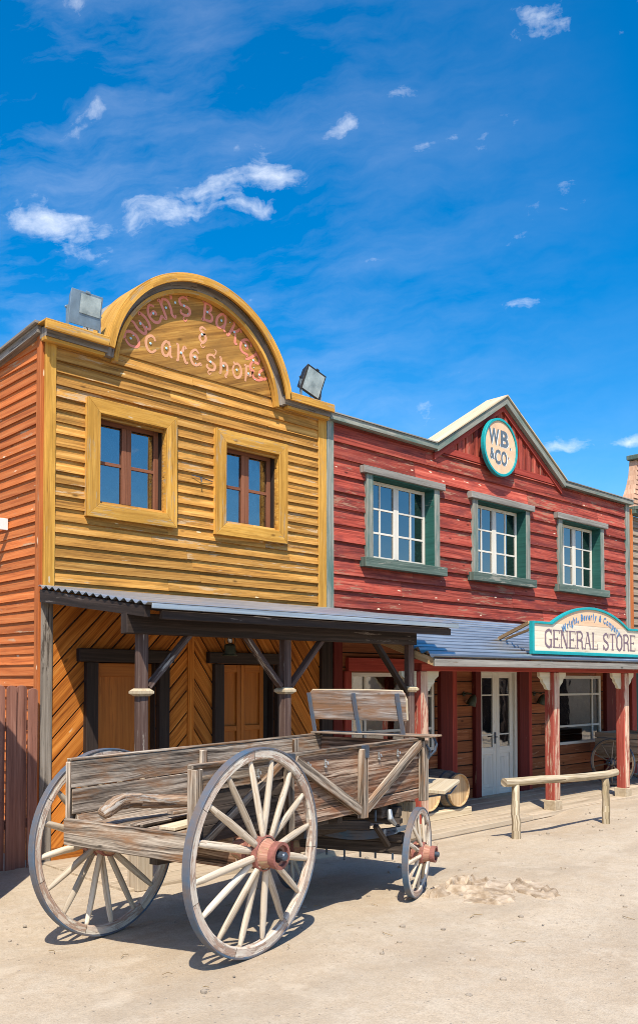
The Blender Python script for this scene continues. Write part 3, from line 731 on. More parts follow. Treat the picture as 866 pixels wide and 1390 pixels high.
# side roof edge
mb=MB()
mb.hexa([(-.10,-.02,5.84),(-.10,-.02,5.93),(.02,-.02,5.93),(.02,-.02,5.84),(-.10,4.2,5.50),(-.10,4.2,5.59),(.02,4.2,5.59),(.02,4.2,5.50)])
mb.hexa([(-.14,-.05,5.932),(-.14,-.05,5.965),(.1,-.05,5.965),(.1,-.05,5.932),(-.14,4.2,5.592),(-.14,4.2,5.625),(.1,4.2,5.625),(.1,4.2,5.592)])
mb.build('side_roof_edge',M['grey_corner'],bak,bevel=.004,each=True)
# cornice: top fascia, dark recess, lower moulding
ACX,ACZ,ARO=2.09,5.625,1.435
xl,xr=.665,3.50
mb=MB()
for a,b_ in((-.10,xl+.02),(xr-.02,4.34)):
    mb.box(a,b_,-.235,-.20,5.835,5.925); mb.box(a+.002,b_-.002,-.232,.02,5.926,5.945,ax=0)
    mb.box(a+.04,b_,-.13,-.045,5.745,5.785)
a0=math.asin((5.925-ACZ)/ARO); 
mb.arcband(ACX,ACZ,ARO-.085,ARO,a0-.06,math.pi-a0+.06,-.235,-.20,n=48,seg=9)
mb.arcband(ACX,ACZ,ARO-.001,ARO+.018,a0-.015,math.pi-a0+.015,-.232,.25,n=48,seg=9)
mb.arcband(ACX,ACZ,ARO-.20,ARO-.15,a0-.13,math.pi-a0+.13,-.13,-.045,n=48,seg=9)
mb.build('cornice',M['yellow_trim'],bak,bevel=.003)
mb=MB()
mb.arcband(ACX,ACZ,ARO-.15,ARO-.02,a0-.1,math.pi-a0+.1,-.10,.1,n=48,seg=9)
for a,b_ in((-.05,xl+.05),(xr-.05,4.33)): mb.box(a,b_,-.15,.015,5.786,5.90)
mb.build('cornice_soffit',M['grey_corner'],bak)
# sign panel
pts=[(ACX+(ARO-.02)*math.cos(t),ACZ+(ARO-.02)*math.sin(t)) for t in [a0-.03+(math.pi-2*a0+.06)*i/40 for i in range(41)]]
pts=[(ACX+(ARO-.02)*math.cos(math.asin(.20/ARO)),5.87)]+pts+[(ACX-(ARO-.02)*math.cos(math.asin(.2/ARO)),5.87)]
mb=MB(); mb.prism(pts,'y',-.03,.05,.4,uang=.35); mb.build('sign_panel',M['sign_panel'],bak)
mb=MB(); mb.box(.13,4.2,-.028,.01,5.865,5.90,ax=0); mb.build('panel_base_board',M['yellow_siding'],bak)
# rear of the rounded parapet (short boarded barrel)
mb=MB(); mb.arcband(ACX,ACZ,ARO-.10,ARO-.004,a0-.02,math.pi-a0+.02,.055,.75,n=40,seg=40); mb.build('parapet_back',M['grey_wood'],bak)
# lettering
def letters(seq,h,w,mat,name,wl):
    mb=MB()
    for ch,cx,cz,ang in seq:
        ca,sa=math.cos(ang),math.sin(ang); ww=w
        def xf(x,y,t,cx=cx,cz=cz,ca=ca,sa=sa,h=h):
            X=(x-.45)*ww; Z=(y-.5)*h; return V((cx+X*ca-Z*sa,-.0308-t*.35,cz+X*sa+Z*ca))
        for k,(P,cl) in enumerate(GL[ch]):
            # draw in metric space so stroke width is even
            P2=[((p[0]-.45)*ww,(p[1]-.5)*h) for p in P]
            xf2=lambda x,y,t,cx=cx,cz=cz,ca=ca,sa=sa:V((cx+x*ca-y*sa,-.0308-t*.35,cz+x*sa+y*ca))
            thin=(ch in 'S&' and k>0)
            ribbon(mb,P2,wl*(.45 if thin else 1),.42,xf2,t=.005+.0007*k)
    return mb.build(name,mat,bak)
def onarc(l):
    return [(c,2.12+rr*math.cos(R_(a)),5.63+rr*math.sin(R_(a)),R_(a-90)) for c,a,rr in l]
L1=onarc([('O',156,1.125),('W',143,1.12),('E',130,1.11),('N',118.5,1.11),("'",110,1.15),('S',103.5,1.11),('B',84.5,1.11),('A',72.5,1.11),('K',60.5,1.11),('E',48.5,1.115),('R',37.5,1.10),('Y',27,1.10)])
letters(L1,.22,.185,M['letter_pink'],'bakery_lettering',.037)
L2=[('&',2.14,6.42,0)]+[(c,x,6.10,0) for c,x in(('C',1.37),('A',1.60),('K',1.82),('E',2.03),('S',2.28),('H',2.49),('O',2.71),('P',2.91))]
letters(L2,.195,.165,M['letter_coral'],'cake_shop_lettering',.037)
mb=MB()
for c,x,z,a in L1+L2:
    o=V((x-.01,-.036,z)); mb.lathe([(.002,.006),(.014,.005),(.017,0)],o,(0,-1,0),n=8)
    if random.random()<.45:
        o=V((x+random.uniform(-.1,.1),-.031,z+random.uniform(-.13,.13))); mb.lathe([(.001,.005),(.007,.004),(.009,0)],o,(0,-1,0),n=6)
mb.build('sign_stud',M['dot_blue'],bak,each=True)

def yellow_window(x0,x1,z0,z1,label):
    t=.165
    mb=MB(); yo=-.10
    # mitred front boards
    X0,X1,Z0,Z1=x0-t,x1+t*.95,z0-t,z1+t
    for P in([(X0,Z0),(X1,Z0),(x1,z0),(x0,z0)],[(X0,Z1),(x0,z1),(x1,z1),(X1,Z1)],[(X0,Z0),(x0,z0),(x0,z1),(X0,Z1)],[(X1,Z0),(X1,Z1),(x1,z1),(x1,z0)]):
        vert=abs(P[0][0]-P[-1][0])<.3 and P[0][0]!=P[1][0] and abs(P[0][1]-P[-1][1])>.5 or abs(P[0][1]-P[1][1])>.5
        mb.prism(P,'y',yo,yo+.03,None,uang=math.pi/2 if vert else 0)
    # outer edge and reveal
    for a,b_,c,d in((X0+.004,X0+.03,Z0+.004,Z1-.004),(X1-.03,X1-.004,Z0+.004,Z1-.004),(X0+.03,X1-.03,Z0+.004,Z0+.03),(X0+.03,X1-.03,Z1-.03,Z1-.004)): mb.box(a,b_,yo+.031,-.0,c,d)
    mb.box(x0-.03,x0-.001,yo+.031,.16,z0-.03,z1+.03,ax=1); mb.box(x1+.001,x1+.03,yo+.031,.16,z0-.03,z1+.03,ax=1)
    mb.box(x0,x1,yo+.031,.16,z0-.03,z0-.001,ax=0); mb.box(x0,x1,yo+.031,.16,z1+.001,z1+.03,ax=0)
    f=mb.build('window',M['yellow_trim'],bak,bevel=.003)
    mb=MB(); y0,y1=.09,.13; xm=(x0+x1)/2; s=.065; zc=(z0+z1)/2
    mb.box(x0,x0+s,y0,y1,z0,z1,ax=2); mb.box(x1-s,x1,y0,y1,z0,z1,ax=2); mb.box(x0+s,x1-s,y0+.002,y1,z0,z0+s); mb.box(x0+s,x1-s,y0+.002,y1,z1-s,z1)
    mb.box(xm-.065,xm-.002,y0-.008,y1,z0+s,z1-s,ax=2); mb.box(xm+.002,xm+.065,y0-.008,y1,z0+s,z1-s,ax=2)
    mb.box(x0+s,xm-.066,y0+.006,y1-.004,zc-.02,zc+.02); mb.box(xm+.066,x1-s,y0+.006,y1-.004,zc-.02,zc+.02)
    mb.build('sash',M['brown_sash'],f,org=bak['_o'],bevel=.003)
    mb=MB(); mb.box(x0+.02,x1-.02,.112,.116,z0+.02,z1-.02); mb.build('pane',M['glass'],f,org=bak['_o'])
    f['label']=label
    return f
yellow_window(*BW[0],'yellow framed window with brown sashes, nearer the orange side wall')
f2=yellow_window(*BW[1],'yellow framed window with brown sashes, nearer the red store')
one(lambda mb:mb.box(3.12,3.34,.2,.23,4.05,5.05,ax=2),'curtain',M['sign_panel'],f2,org=bak['_o'])

mb=MB(); mb.tube([(1.98,-.04,4.58),(2.10,-.075,4.56),(2.22,-.06,4.55),(2.30,-.045,4.545)],.006,n=5); mb.tube([(2.10,-.07,4.56),(2.10,-.085,4.50)],.009,n=6); mb.build('wire_hook',M['iron'],bak)
# ground floor front, diagonal planks
D=[(.67,1.50,-.1,2.20),(2.49,3.40,-.1,2.20)]
mid=2.0
mb=MB()
planks(mb,rects(.13,mid-.03,-.02,2.98,[D[0]]),R_(46),.185,.02,gap=.02,seed=3)
planks(mb,rects(mid+.03,4.30,-.02,2.98,[D[1]]),R_(180-54),.185,.02,gap=.02,seed=5)
mb.build('lower_wall',M['diag_wood'],bak)
mb=MB(); mb.box(mid-.045,mid+.045,-.02,.02,0,2.98,ax=2); mb.box(.13,.64,-.018,.02,-.03,.13); mb.box(1.55,2.42,-.018,.02,-.03,.13); mb.build('centre_strip',M['diag_wood'],bak,bevel=.004)
mb=MB()
for r in rects(.02,4.46,-.05,2.9,D): mb.box(r[0],r[1],.022,.10,r[2],r[3])
mb.build('lower_backing',M['dark_wood'],bak)
mb=MB(); mb.box(-.012,.125,-.02,.02,-.03,2.86,ax=2,j=.004); mb.build('corner_post',M['grey_corner'],bak,bevel=.006)
for k,(x0,x1,z0,z1) in enumerate(D):
    mb=MB(); mb.box(x0-.25,x1+.20,-.09,-.0,z1-.0,z1+.15,j=.004); mb.box(x0-.15,x0,-.07,.02,0,z1-.002,ax=2,j=.002); mb.box(x1,x1+.15,-.07,.02,0,z1-.002,ax=2,j=.002)
    mb.box(x1-.012,x1+.02,.022,.28,0,z1,ax=2); mb.box(x0-.02,x0+.012,.022,.28,0,z1,ax=2); mb.box(x0,x1,.10,.28,z1,z1+.02,ax=0)
    f=mb.build('door_frame',M['black_wood'],bak,bevel=.006)
    yd=.12; mb=MB()
    if k==0:
        mb.box(x0+.012,x1-.012,yd,yd+.04,0,z1-.01,ax=2,r=.5); mb.box(x0+.012,x1-.012,yd-.03,yd-.001,2.03,z1-.01)
        mb.box(x0+.012,x0+.05,yd-.03,yd-.001,0,2.03,ax=2)
        d=mb.build('door',M['orange_door'],bak,bevel=.004); d['label']='plain orange board door'
    else:
        xa,xb=x0+.012,x0+.80; xm=(xa+xb)/2
        for a,b_ in((xa,xm-.002),(xm+.002,xb)):
            mb.box(a,a+.065,yd-.02,yd+.03,0,z1-.01,ax=2); mb.box(b_-.065,b_,yd-.02,yd+.03,0,z1-.01,ax=2)
            for zc,hh in((z1-.06,.10),(1.35,.07),(.75,.07),(.12,.2)): mb.box(a+.065,b_-.065,yd-.018,yd+.03,zc-hh/2,zc+hh/2)
        d=mb.build('door',M['orange_door'],bak,bevel=.005)
        mb=MB(); mb.box(xa+.06,xm-.06,yd+.016,yd+.025,.2,z1-.1,ax=2); mb.box(xm+.06,xb-.06,yd+.016,yd+.025,.2,z1-.1,ax=2); mb.build('door_panel',M['orange_door'],d,org=bak['_o'],each=True)
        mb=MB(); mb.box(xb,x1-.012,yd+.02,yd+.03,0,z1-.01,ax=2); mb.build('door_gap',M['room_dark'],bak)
# porch roof
por=bak
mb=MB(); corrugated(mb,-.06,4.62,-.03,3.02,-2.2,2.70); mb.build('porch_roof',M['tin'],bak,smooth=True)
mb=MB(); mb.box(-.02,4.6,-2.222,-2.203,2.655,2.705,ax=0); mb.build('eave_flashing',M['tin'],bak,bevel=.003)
mb=MB(); 
def slope(y): return 3.02+(y+.03)*(.32/2.17)
mb.hexa([(-.04,-.03,slope(-.03)-.17),(-.04,-.03,slope(-.03)-.03),(.02,-.03,slope(-.03)-.03),(.02,-.03,slope(-.03)-.17),(-.04,-2.12,slope(-2.12)-.13),(-.04,-2.12,slope(-2.12)-.03),(.02,-2.12,slope(-2.12)-.03),(.02,-2.12,slope(-2.12)-.13)])
for x in(.62,1.22,1.82,2.42,3.02,3.62,4.2,4.5):
    mb.hexa([(x-.03,-.05,slope(-.05)-.13),(x-.03,-.05,slope(-.05)-.03),(x+.03,-.05,slope(-.05)-.03),(x+.03,-.05,slope(-.05)-.13),(x-.03,-2.12,slope(-2.12)-.1),(x-.03,-2.12,slope(-2.12)-.03),(x+.03,-2.12,slope(-2.12)-.03),(x+.03,-2.12,slope(-2.12)-.1)])
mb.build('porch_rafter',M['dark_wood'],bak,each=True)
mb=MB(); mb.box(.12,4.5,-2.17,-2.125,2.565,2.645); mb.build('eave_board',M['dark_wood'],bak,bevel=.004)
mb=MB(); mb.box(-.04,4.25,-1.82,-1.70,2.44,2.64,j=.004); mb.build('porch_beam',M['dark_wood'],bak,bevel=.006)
def porch_post(x,y,s,z0,z1,base):
    mb=MB(); z=z0+.02
    mb.box(x,x+s,y,y+s,z0,z1,ax=2,j=.003); p=mb.build('porch_post',M['post_wood'],bak,bevel=.008)
    mb=MB(); cx,cy=x+s/2,y+s/2; 
    def sq(h0,s0,h1,s1): mb.hexa([(cx-s0,cy-s0,h0),(cx-s0,cy+s0,h0),(cx+s0,cy+s0,h0),(cx+s0,cy-s0,h0),(cx-s1,cy-s1,h1),(cx-s1,cy+s1,h1),(cx+s1,cy+s1,h1),(cx+s1,cy-s1,h1)],.3)
    sq(1.835,.056,1.86,.085); sq(1.8605,.088,1.885,.088); sq(1.8855,.085,1.91,.056)
    mb.build('post_collar',M['pale_wood'],p,org=bak['_o'])
    if base:
        mb=MB(); mb.box(x-.04,x+s+.04,y-.045,y+s+.04,z0-.03,.33,ax=2,j=.004); mb.build('post_base',M['deck_wood'],p,org=bak['_o'],bevel=.01)
    return p
def brace(p,x,y,dirx,ln=.52,zt=2.46,mat='post_wood'):
    mb=MB(); mb.beam((x+dirx*.02,y,zt-ln-.02),(x+dirx*ln,y,zt),.05,.085,up=(0,1,0)) ; mb.build('post_brace',M[mat],p,org=bak['_o'],bevel=.004)
P1=porch_post(.118,-1.80,.10,0,2.45,True); brace(P1,.215,-1.75,1)
P2=porch_post(1.985,-1.80,.10,0,2.45,True); brace(P2,1.985,-1.75,-1); brace(P2,2.085,-1.75,1)
P3=porch_post(4.12,-1.80,.10,0,2.45,True); brace(P3,4.12,-1.75,-1,.6,mat='dark_wood')

# ================================================================== GENERAL STORE
st=thing('general_store_building','red clapboard general store with a pointed gable and green framed windows','building',(9,0,0)); SO=st['_o']
WX=[6.06,8.74,11.50]
RW=[(x-.74,x+.74,3.84,5.12) for x in WX]
mb=MB(); clapboards(mb,4.5,13.38,2.816,5.80,.2435,[(a,b_,3.80,5.15) for a,b_,c_,d_ in RW],out=.046,seg=2.9); mb.build('upper_wall',M['red_siding'],st)
mb=MB()
for r in rects(4.47,13.56,2.86,5.8,RW): mb.box(r[0],r[1],.012,.10,r[2],r[3])
mb.build('wall_backing',M['dark_wood'],st)
mb=MB(); mb.box(4.48,4.56,.11,4.5,2.9,5.5); mb.box(13.46,13.56,.11,4.5,-.1,5.75); mb.box(4.56,13.46,4.4,4.5,-.1,5.5); mb.build('shell_wall',M['brown_plank'],st,each=True)
mb=MB(); mb.box(4.47,13.56,.11,4.5,5.5,5.56,ax=0); mb.box(4.56,13.46,.11,4.4,2.80,2.855,ax=0); mb.build('flat_roof',M['dark_wood'],st,each=True)
mb=MB(); mb.box(4.362,4.50,-.05,.0,3.0,5.80,ax=2,j=.002); mb.box(13.38,13.55,-.05,0,2.9,5.78,ax=2,j=.002); mb.build('corner_board',M['grey_green'],st,bevel=.004,each=True)
mb=MB(); mb.box(13.552,13.74,-.03,.02,2.9,5.72,ax=2); mb.build('orange_corner_board',M['orange_siding'],st,bevel=.004)
# gable
GL0,GLP,GL1,ZP,ZB=6.83,8.80,10.78,7.0,5.79
mb=MB()
x=GL0+.1; k=0
while x<GL1-.1:
    w_=.115; zt=ZP-.07-abs(x+w_/2-GLP)*(ZP-ZB)/(GLP-GL0)
    if zt>ZB+.1: mb.prism([(x,ZB+.0),(x+w_-.012,ZB),(x+w_-.012,ZP-.05-abs(x+w_-.012-GLP)*(ZP-ZB)/(GLP-GL0)),(x,ZP-.05-abs(x-GLP)*(ZP-ZB)/(GLP-GL0))],'y',-.028 if k%2 else -.004,.02,None,uang=math.pi/2)
    x+=w_; k+=1
mb.build('gable_wall',M['red_siding'],st)
mb=MB(); mb.prism([(GL0,ZB-.02),(GL1,ZB-.02),(GLP,ZP-.03)],'y',.022,.10); mb.build('gable_backing',M['dark_wood'],st)
mb=MB(); mb.box(6.9,10.7,-.045,.0,5.775,5.88); 
def rake(mb,d0,d1,y0,y1,ext=0):
    # board parallel to the gable slopes; d = distance below slope line
    for sgn in(-1,1):
        xe=GL0 if sgn<0 else GL1
        P=[(xe,ZB-d0),(GLP,ZP-d0),(GLP,ZP-d1),(xe+(-sgn)*(d1-d0)*.0,ZB-d1)]
        mb.prism(P,'y',y0,y1,None,uang=math.atan2(ZP-ZB,(GLP-GL0))*(-sgn))
rake(mb,.06,.17,-.06,.0); mb.build('gable_trim',M['red_trim'],st,bevel=.003,each=True)
mb=MB(); mb.box(4.36,GL0+.02,-.13,.06,5.775,5.865,j=.002); mb.box(GL1-.02,13.58,-.13,.06,5.775,5.865,j=.002); rake(mb,-.085,.05,-.135,-.06)
mb.build('cornice',M['grey_green'],st,bevel=.004)
mb=MB()
for sgn in(-1,1):
    xe=GL0-.03 if sgn<0 else GL1+.03
    mb.prism([(xe,ZB+.087),(GLP,ZP+.092),(GLP,ZP+.115),(xe,ZB+.11)],'y',-.16,.30,None,uang=math.atan2(ZP-ZB,GLP-GL0)*(-sgn))
mb.build('gable_roof',M['pale_wood'],st,each=True)
mb=MB(); 
for a,b_ in((4.36,GL0-.04),(GL1+.04,13.58)): mb.box(a,b_,-.15,.35,5.867,5.885,ax=0)
mb.build('roof_cap',M['grey_wood'],st,each=True)

def red_window(xc,label):
    x0,x1,z0,z1=xc-.74,xc+.74,3.84,5.12
    mb=MB(); mb.box(xc-.98,xc+.98,-.12,.0,z1,z1+.11,j=.003)
    l=mb.build('window',M['grey_wood'],st,bevel=.005); l['label']=label
    mb=MB(); mb.box(x0-.14,x0,-.075,0,z0,z1-.002,ax=2,j=.002); mb.box(x1,x1+.14,-.075,0,z0,z1-.002,ax=2,j=.002); mb.build('frame',M['grey_green'],l,org=SO,bevel=.004,each=True)
    mb=MB(); mb.box(xc-.98,xc+.98,-.15,.0,z0-.145,z0-.002,j=.003); mb.build('sill',M['green_wood'],l,org=SO,bevel=.006)
    mb=MB(); mb.box(x0-.03,x0+.002,-.07,.22,z0,z1-.003,ax=1); mb.box(x1-.002,x1+.03,-.07,.22,z0,z1-.003,ax=1); mb.box(x0,x1,-.07,.22,z1-.025,z1-.003,ax=0); mb.box(x0,x1,.0,.22,z0-.02,z0,ax=0)
    mb.build('reveal',M['deep_green'],l,org=SO)
    mb=MB(); y0,y1=.12,.16; s=.055; m=.045
    a,b_,c,d=x0+.01,x1-.01,z0+.005,z1-.03
    mb.box(a,a+s,y0,y1,c,d,ax=2); mb.box(b_-s,b_,y0,y1,c,d,ax=2); mb.box(a+s,b_-s,y0+.001,y1,c,c+s*1.2); mb.box(a+s,b_-s,y0+.001,y1,d-s,d)
    mb.box(xc-.06,xc+.06,y0-.01,y1,c+s,d-s,ax=2)
    for q in(-1,1):
        xm=xc+q*(.06+(b_-s-xc-.06)/2); mb.box(xm-.018,xm+.018,y0+.006,y1-.004,c+s,d-s,ax=2)
    for k in(1,2):
        zz=c+s+(d-c-2*s)*k/3
        mb.box(a+s,xc-.061,y0+.004,y1-.006,zz-.016,zz+.016); mb.box(xc+.061,b_-s,y0+.004,y1-.006,zz-.016,zz+.016)
    mb.build('sash',M['white_paint'],l,org=SO,bevel=.003)
    mb=MB(); mb.box(a+.02,b_-.02,.138,.142,c+.02,d-.02); mb.build('pane',M['glass'],l,org=SO)
    return l
red_window(WX[0],'green silled window with white sashes, nearest the yellow bakery')
red_window(WX[1],'green silled window with white sashes, below the round sign')
rw3=red_window(WX[2],'green silled window with white sashes and pale curtains, farthest from the bakery')
mb=MB()
for a in(11.0,11.9):
    for i in range(8): mb.box(a+i*.045,a+i*.045+.05,.3+.02*(i%2),.31+.02*(i%2),3.85,5.1,ax=2)
mb.build('curtain',M['curtain'],rw3,org=SO)

# ground floor
LO=[(4.87,6.88,.82,2.10),(8.10,9.16,-.1,2.12),(10.38,12.32,.72,2.07)]
mb=MB(); planks(mb,rects(4.5,13.5,-.08,2.9,LO),0,.21,.02,t=.03,gap=.02,seed=8,length=2.4); mb.build('lower_wall',M['brown_plank'],st)
mb=MB()
for r in rects(4.47,13.56,-.1,2.86,LO): mb.box(r[0],r[1],.022,.10,r[2],r[3])
mb.build('lower_backing',M['dark_wood'],st)
mb=MB(); mb.box(4.25,4.47,-.06,.02,0,2.9,ax=2); mb.build('corner_pilaster',M['black_wood'],st,bevel=.005)
mb=MB()
for a,b_ in((6.93,7.24),(7.88,8.04),(9.22,9.52),(12.40,12.85)): mb.box(a,b_,-.09,-.006,-.05,2.7,ax=2,j=.002)
mb.box(4.5,4.68,-.05,-.006,-.05,2.7,ax=2)
mb.build('pilaster',M['dark_red'],st,bevel=.006,each=True)
mb=MB(); mb.box(4.78,7.0,-.075,-.006,2.12,2.32); mb.box(4.72,4.86,-.06,-.006,.8,2.118,ax=2); mb.box(7.26,7.40,-.06,-.006,-.05,2.6,ax=2); mb.box(12.87,13.0,-.06,-.006,-.05,2.6,ax=2); mb.box(9.54,9.66,-.06,-.006,-.05,2.6,ax=2); mb.build('red_trim_board',M['red_trim'],st,bevel=.005,each=True)
def store_window(x0,x1,z0,z1,label,left):
    mb=MB(); y0,y1=.0,.06; s=.06
    mb.box(x0,x0+s,y0,y1,z0,z1,ax=2); mb.box(x1-s,x1,y0,y1,z0,z1,ax=2); mb.box(x0+s,x1-s,y0+.001,y1,z0,z0+s*.9); mb.box(x0+s,x1-s,y0+.001,y1,z1-s,z1)
    for xx in(x0+.33,x1-.33): mb.box(xx-.022,xx+.022,y0+.005,y1-.005,z0+s,z1-s,ax=2)
    for zz in(z1-.37,z0+.36):
        for a,b_ in((x0+s,x0+.308),(x0+.352,x1-.352),(x1-.308,x1-s)): mb.box(a,b_,y0+.007,y1-.007,zz-.02,zz+.02)
    f=mb.build('store_window',M['white_paint'],st,bevel=.003); f['label']=label
    mb=MB(); mb.box(x0+.02,x1-.02,.028,.032,z0+.02,z1-.02); mb.build('pane',M['glass_store'],f,org=SO)
    mb=MB()
    n=int((x1-x0)/.06)
    for i in range(n):
        a=x0+.03+i*(x1-x0-.06)/n; b_=a+(x1-x0-.06)/n; ya=.14+.02*(i%2); yb=.14+.02*((i+1)%2); zb=z1-.62-.03*((i%4)<2)
        mb.face([(a,ya,z1-.03),(b_,yb,z1-.03),(b_,yb,zb),(a,ya,zb)],[(a,0),(b_,0),(b_,.6),(a,.6)],.5)
        mb.face([(a,ya+.004,zb),(b_,yb+.004,zb),(b_,yb+.004,z1-.03),(a,ya+.004,z1-.03)],[(a,0),(b_,0),(b_,.6),(a,.6)],.5)
    mb.build('curtain',M['curtain'],f,org=SO)
    return f
w1=store_window(4.89,6.86,.84,2.10,'wide white shop window behind the wagon seat',True)
w2=store_window(10.38,12.32,.72,2.07,'wide white shop window right of the glazed doors',False)
# goods inside the right window
mb=MB()
mb.box(10.9,11.9,.10,.4,.79,.83); 
for i in range(5): mb.box(10.95+i*.2,10.97+i*.2,.1,.38,.832,1.0,ax=2)
mb.box(10.92,11.85,.1,.12,1.0,1.03,ax=0)
mb.build('display_tray',M['black_box'],w2,org=SO)
one(lambda mb:mb.box(10.35,12.35,.07,.6,.70,.74,ax=0),'display_shelf',M['brown_plank'],w2,org=SO)
one(lambda mb:mb.box(4.87,6.88,.07,.6,.80,.84,ax=0),'display_shelf',M['brown_plank'],w1,org=SO)
# glazed double doors
x0,x1,z0,z1=8.11,9.15,-.04,2.11; xm=(x0+x1)/2
mb=MB()
mb.box(x0-.07,x0,-.03,.08,z0,z1+.06,ax=2); mb.box(x1,x1+.07,-.03,.08,z0,z1+.06,ax=2); mb.box(x0,x1,-.029,.08,z1,z1+.06); mb.build('door_frame',M['white_paint'],st,bevel=.004)
for k,(a,b_) in enumerate(((x0+.003,xm-.002),(xm+.002,x1-.003))):
    mb=MB(); y0,y1=.02,.065; s=.10
    mb.box(a,a+s,y0,y1,z0,z1,ax=2,r=.5); mb.box(b_-s,b_,y0,y1,z0,z1,ax=2,r=.5); mb.box(a+s,b_-s,y0+.001,y1,z0,z0+.14,r=.5); mb.box(a+s,b_-s,y0+.001,y1,.68,.80,r=.5); mb.box(a+s,b_-s,y0+.001,y1,z1-.09,z1,r=.5)
    mb.box(a+s,b_-s,y0+.012,y1-.01,z0+.14,.68,ax=2,r=.5); mb.box(a+s+.04,b_-s-.04,y0+.002,y0+.011,z0+.2,.62,ax=2,r=.5)
    for zz in(1.72,1.02): mb.box(a+s,b_-s,y0+.008,y1-.008,zz-.012,zz+.012)
    d=mb.build('door',M['white_paint'],st,bevel=.004); d['label']='white glazed door leaf, '+('hinged nearer the barrels' if k==0 else 'hinged nearer the right shop window')
    mb=MB(); mb.box(a+s-.01,b_-s+.01,.040,.044,.80,z1-.08,ax=2); mb.build('pane',M['glass_store'],d,org=SO)
    if k==0:
        mb=MB(); mb.box(b_-.06,b_-.03,.0,.02,.86,1.06,ax=2); mb.tube([(b_-.045,-.005,.98),(b_-.045,-.04,.98),(b_-.11,-.045,.98)],.009,n=6); mb.build('handle',M['iron'],d,org=SO)
# store porch
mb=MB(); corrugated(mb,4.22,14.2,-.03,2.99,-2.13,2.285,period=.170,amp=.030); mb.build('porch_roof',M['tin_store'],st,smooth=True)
mb=MB(); sl=lambda y:2.99+(y+.03)*(.705/2.1)
for x in(4.25,5.6,7,8.4,9.8,11.2,12.6,13.9):
    mb.hexa([(x,-.05,sl(-.05)-.14),(x,-.05,sl(-.05)-.03),(x+.06,-.05,sl(-.05)-.03),(x+.06,-.05,sl(-.05)-.14),(x,-2.08,sl(-2.08)-.13),(x,-2.08,sl(-2.08)-.03),(x+.06,-2.08,sl(-2.08)-.03),(x+.06,-2.08,sl(-2.08)-.13)])
mb.build('porch_rafter',M['barrel_wood'],st,each=True)
mb=MB(); mb.box(4.24,14.2,-2.115,-2.085,2.165,2.262); mb.build('eave_board',M['grey_wood'],st,bevel=.004)
mb=MB(); mb.box(4.4,14.0,-1.77,-1.61,2.11,2.21); mb.build('porch_beam',M['red_trim'],st,bevel=.005)
for i,xr_ in enumerate((4.53,7.76,10.03,12.4)):
    x0,x1=xr_-.165,xr_; y0,y1=-1.77,-1.605
    mb=MB(); mb.box(x0,x1,y0,y1,.10,2.11,ax=2,j=.004); p=mb.build('porch_post',M['post_red'],st,bevel=.012)
    mb=MB(); mb.box(x0+.012,x1-.012,y0-.006,y0-.002,.13,2.1,ax=2); mb.build('weathered_face',M['post_pale'],p,org=SO)
    mb=MB(); mb.box(x0-.025,x1+.025,y0-.025,y1+.025,-.04,.12,ax=2,j=.006); mb.build('post_base',M['brick'],p,org=SO,bevel=.01)
    for sgn in(-1,1):
        xe=x0 if sgn<0 else x1
        P=[(xe,2.105),(xe+sgn*.30,2.105),(xe+sgn*.29,2.04),(xe+sgn*.22,2.00),(xe+sgn*.20,1.95),(xe+sgn*.13,1.90),(xe+sgn*.10,1.85),(xe+sgn*.03,1.83),(xe,1.83)]
        mb=MB(); mb.prism(P,'y',-1.71,-1.66,.5); mb.build('post_bracket',M['cream_paint'],p,org=SO)

# boardwalk
mb=MB(); rng=random.Random(4)
def deck(x0,x1,y0,y1,z,w,th=.07):
    y=y0
    while y<y1-.02:
        ww=min(w*rng.uniform(.92,1.08),y1-y); x=x0
        while x<x1:
            l=rng.uniform(2.2,3.6); e=min(x+l,x1)
            if x1-e<.5: e=x1
            dz=rng.uniform(-.004,.004); r=rng.random()
            mb.box(x,e-.004,y,y+ww-.008,z-th+dz,z+dz,ax=0,r=r); x=e
        y+=ww
deck(.0,4.28,-1.78,.0,-.0,.19); deck(4.285,14.5,-1.80,-.0,-.03,.19)
mb.box(.0,4.28,-1.77,-1.5,-.12,-.075); mb.box(4.285,14.5,-1.79,-1.5,-.15,-.105)
mb.build('boardwalk',M['deck_wood'],bevel=.004,kind='structure')

# ================================================================== right neighbour (tower-like flared roof)
nb=thing('corner_building','grey clapboard building with a flared orange shingle roof, right of the red store','building',(16.5,.5,0)); NO=nb['_o']
mb=MB(); clapboards(mb,13.76,20,-.1,5.6,.165,(),mp=lambda x,o,z:V((x,.06-o,z)),seg=2.6); mb.build('front_wall',M['cart_wood'],nb)
mb=MB(); mb.box(13.77,20,.08,5,-.1,5.6); mb.build('wall_core',M['dark_wood'],nb)
mb=MB(); mb.box(13.70,20.2,-.12,.1,5.62,5.70,ax=0); mb.box(13.70,20.2,-.2,.1,5.702,5.78,ax=0); mb.build('cornice',M['green_wood'],nb,bevel=.004)
mb=MB(); prof_=[(13.78,5.79),(13.95,6.02),(14.14,6.30),(14.27,6.6),(14.33,6.95)]
def xl_(z):
    for (a,za),(b2,zb) in zip(prof_[:-1],prof_[1:]):
        if z<=zb: return a+(b2-a)*(z-za)/(zb-za)
    return prof_[-1][0]
z=5.79
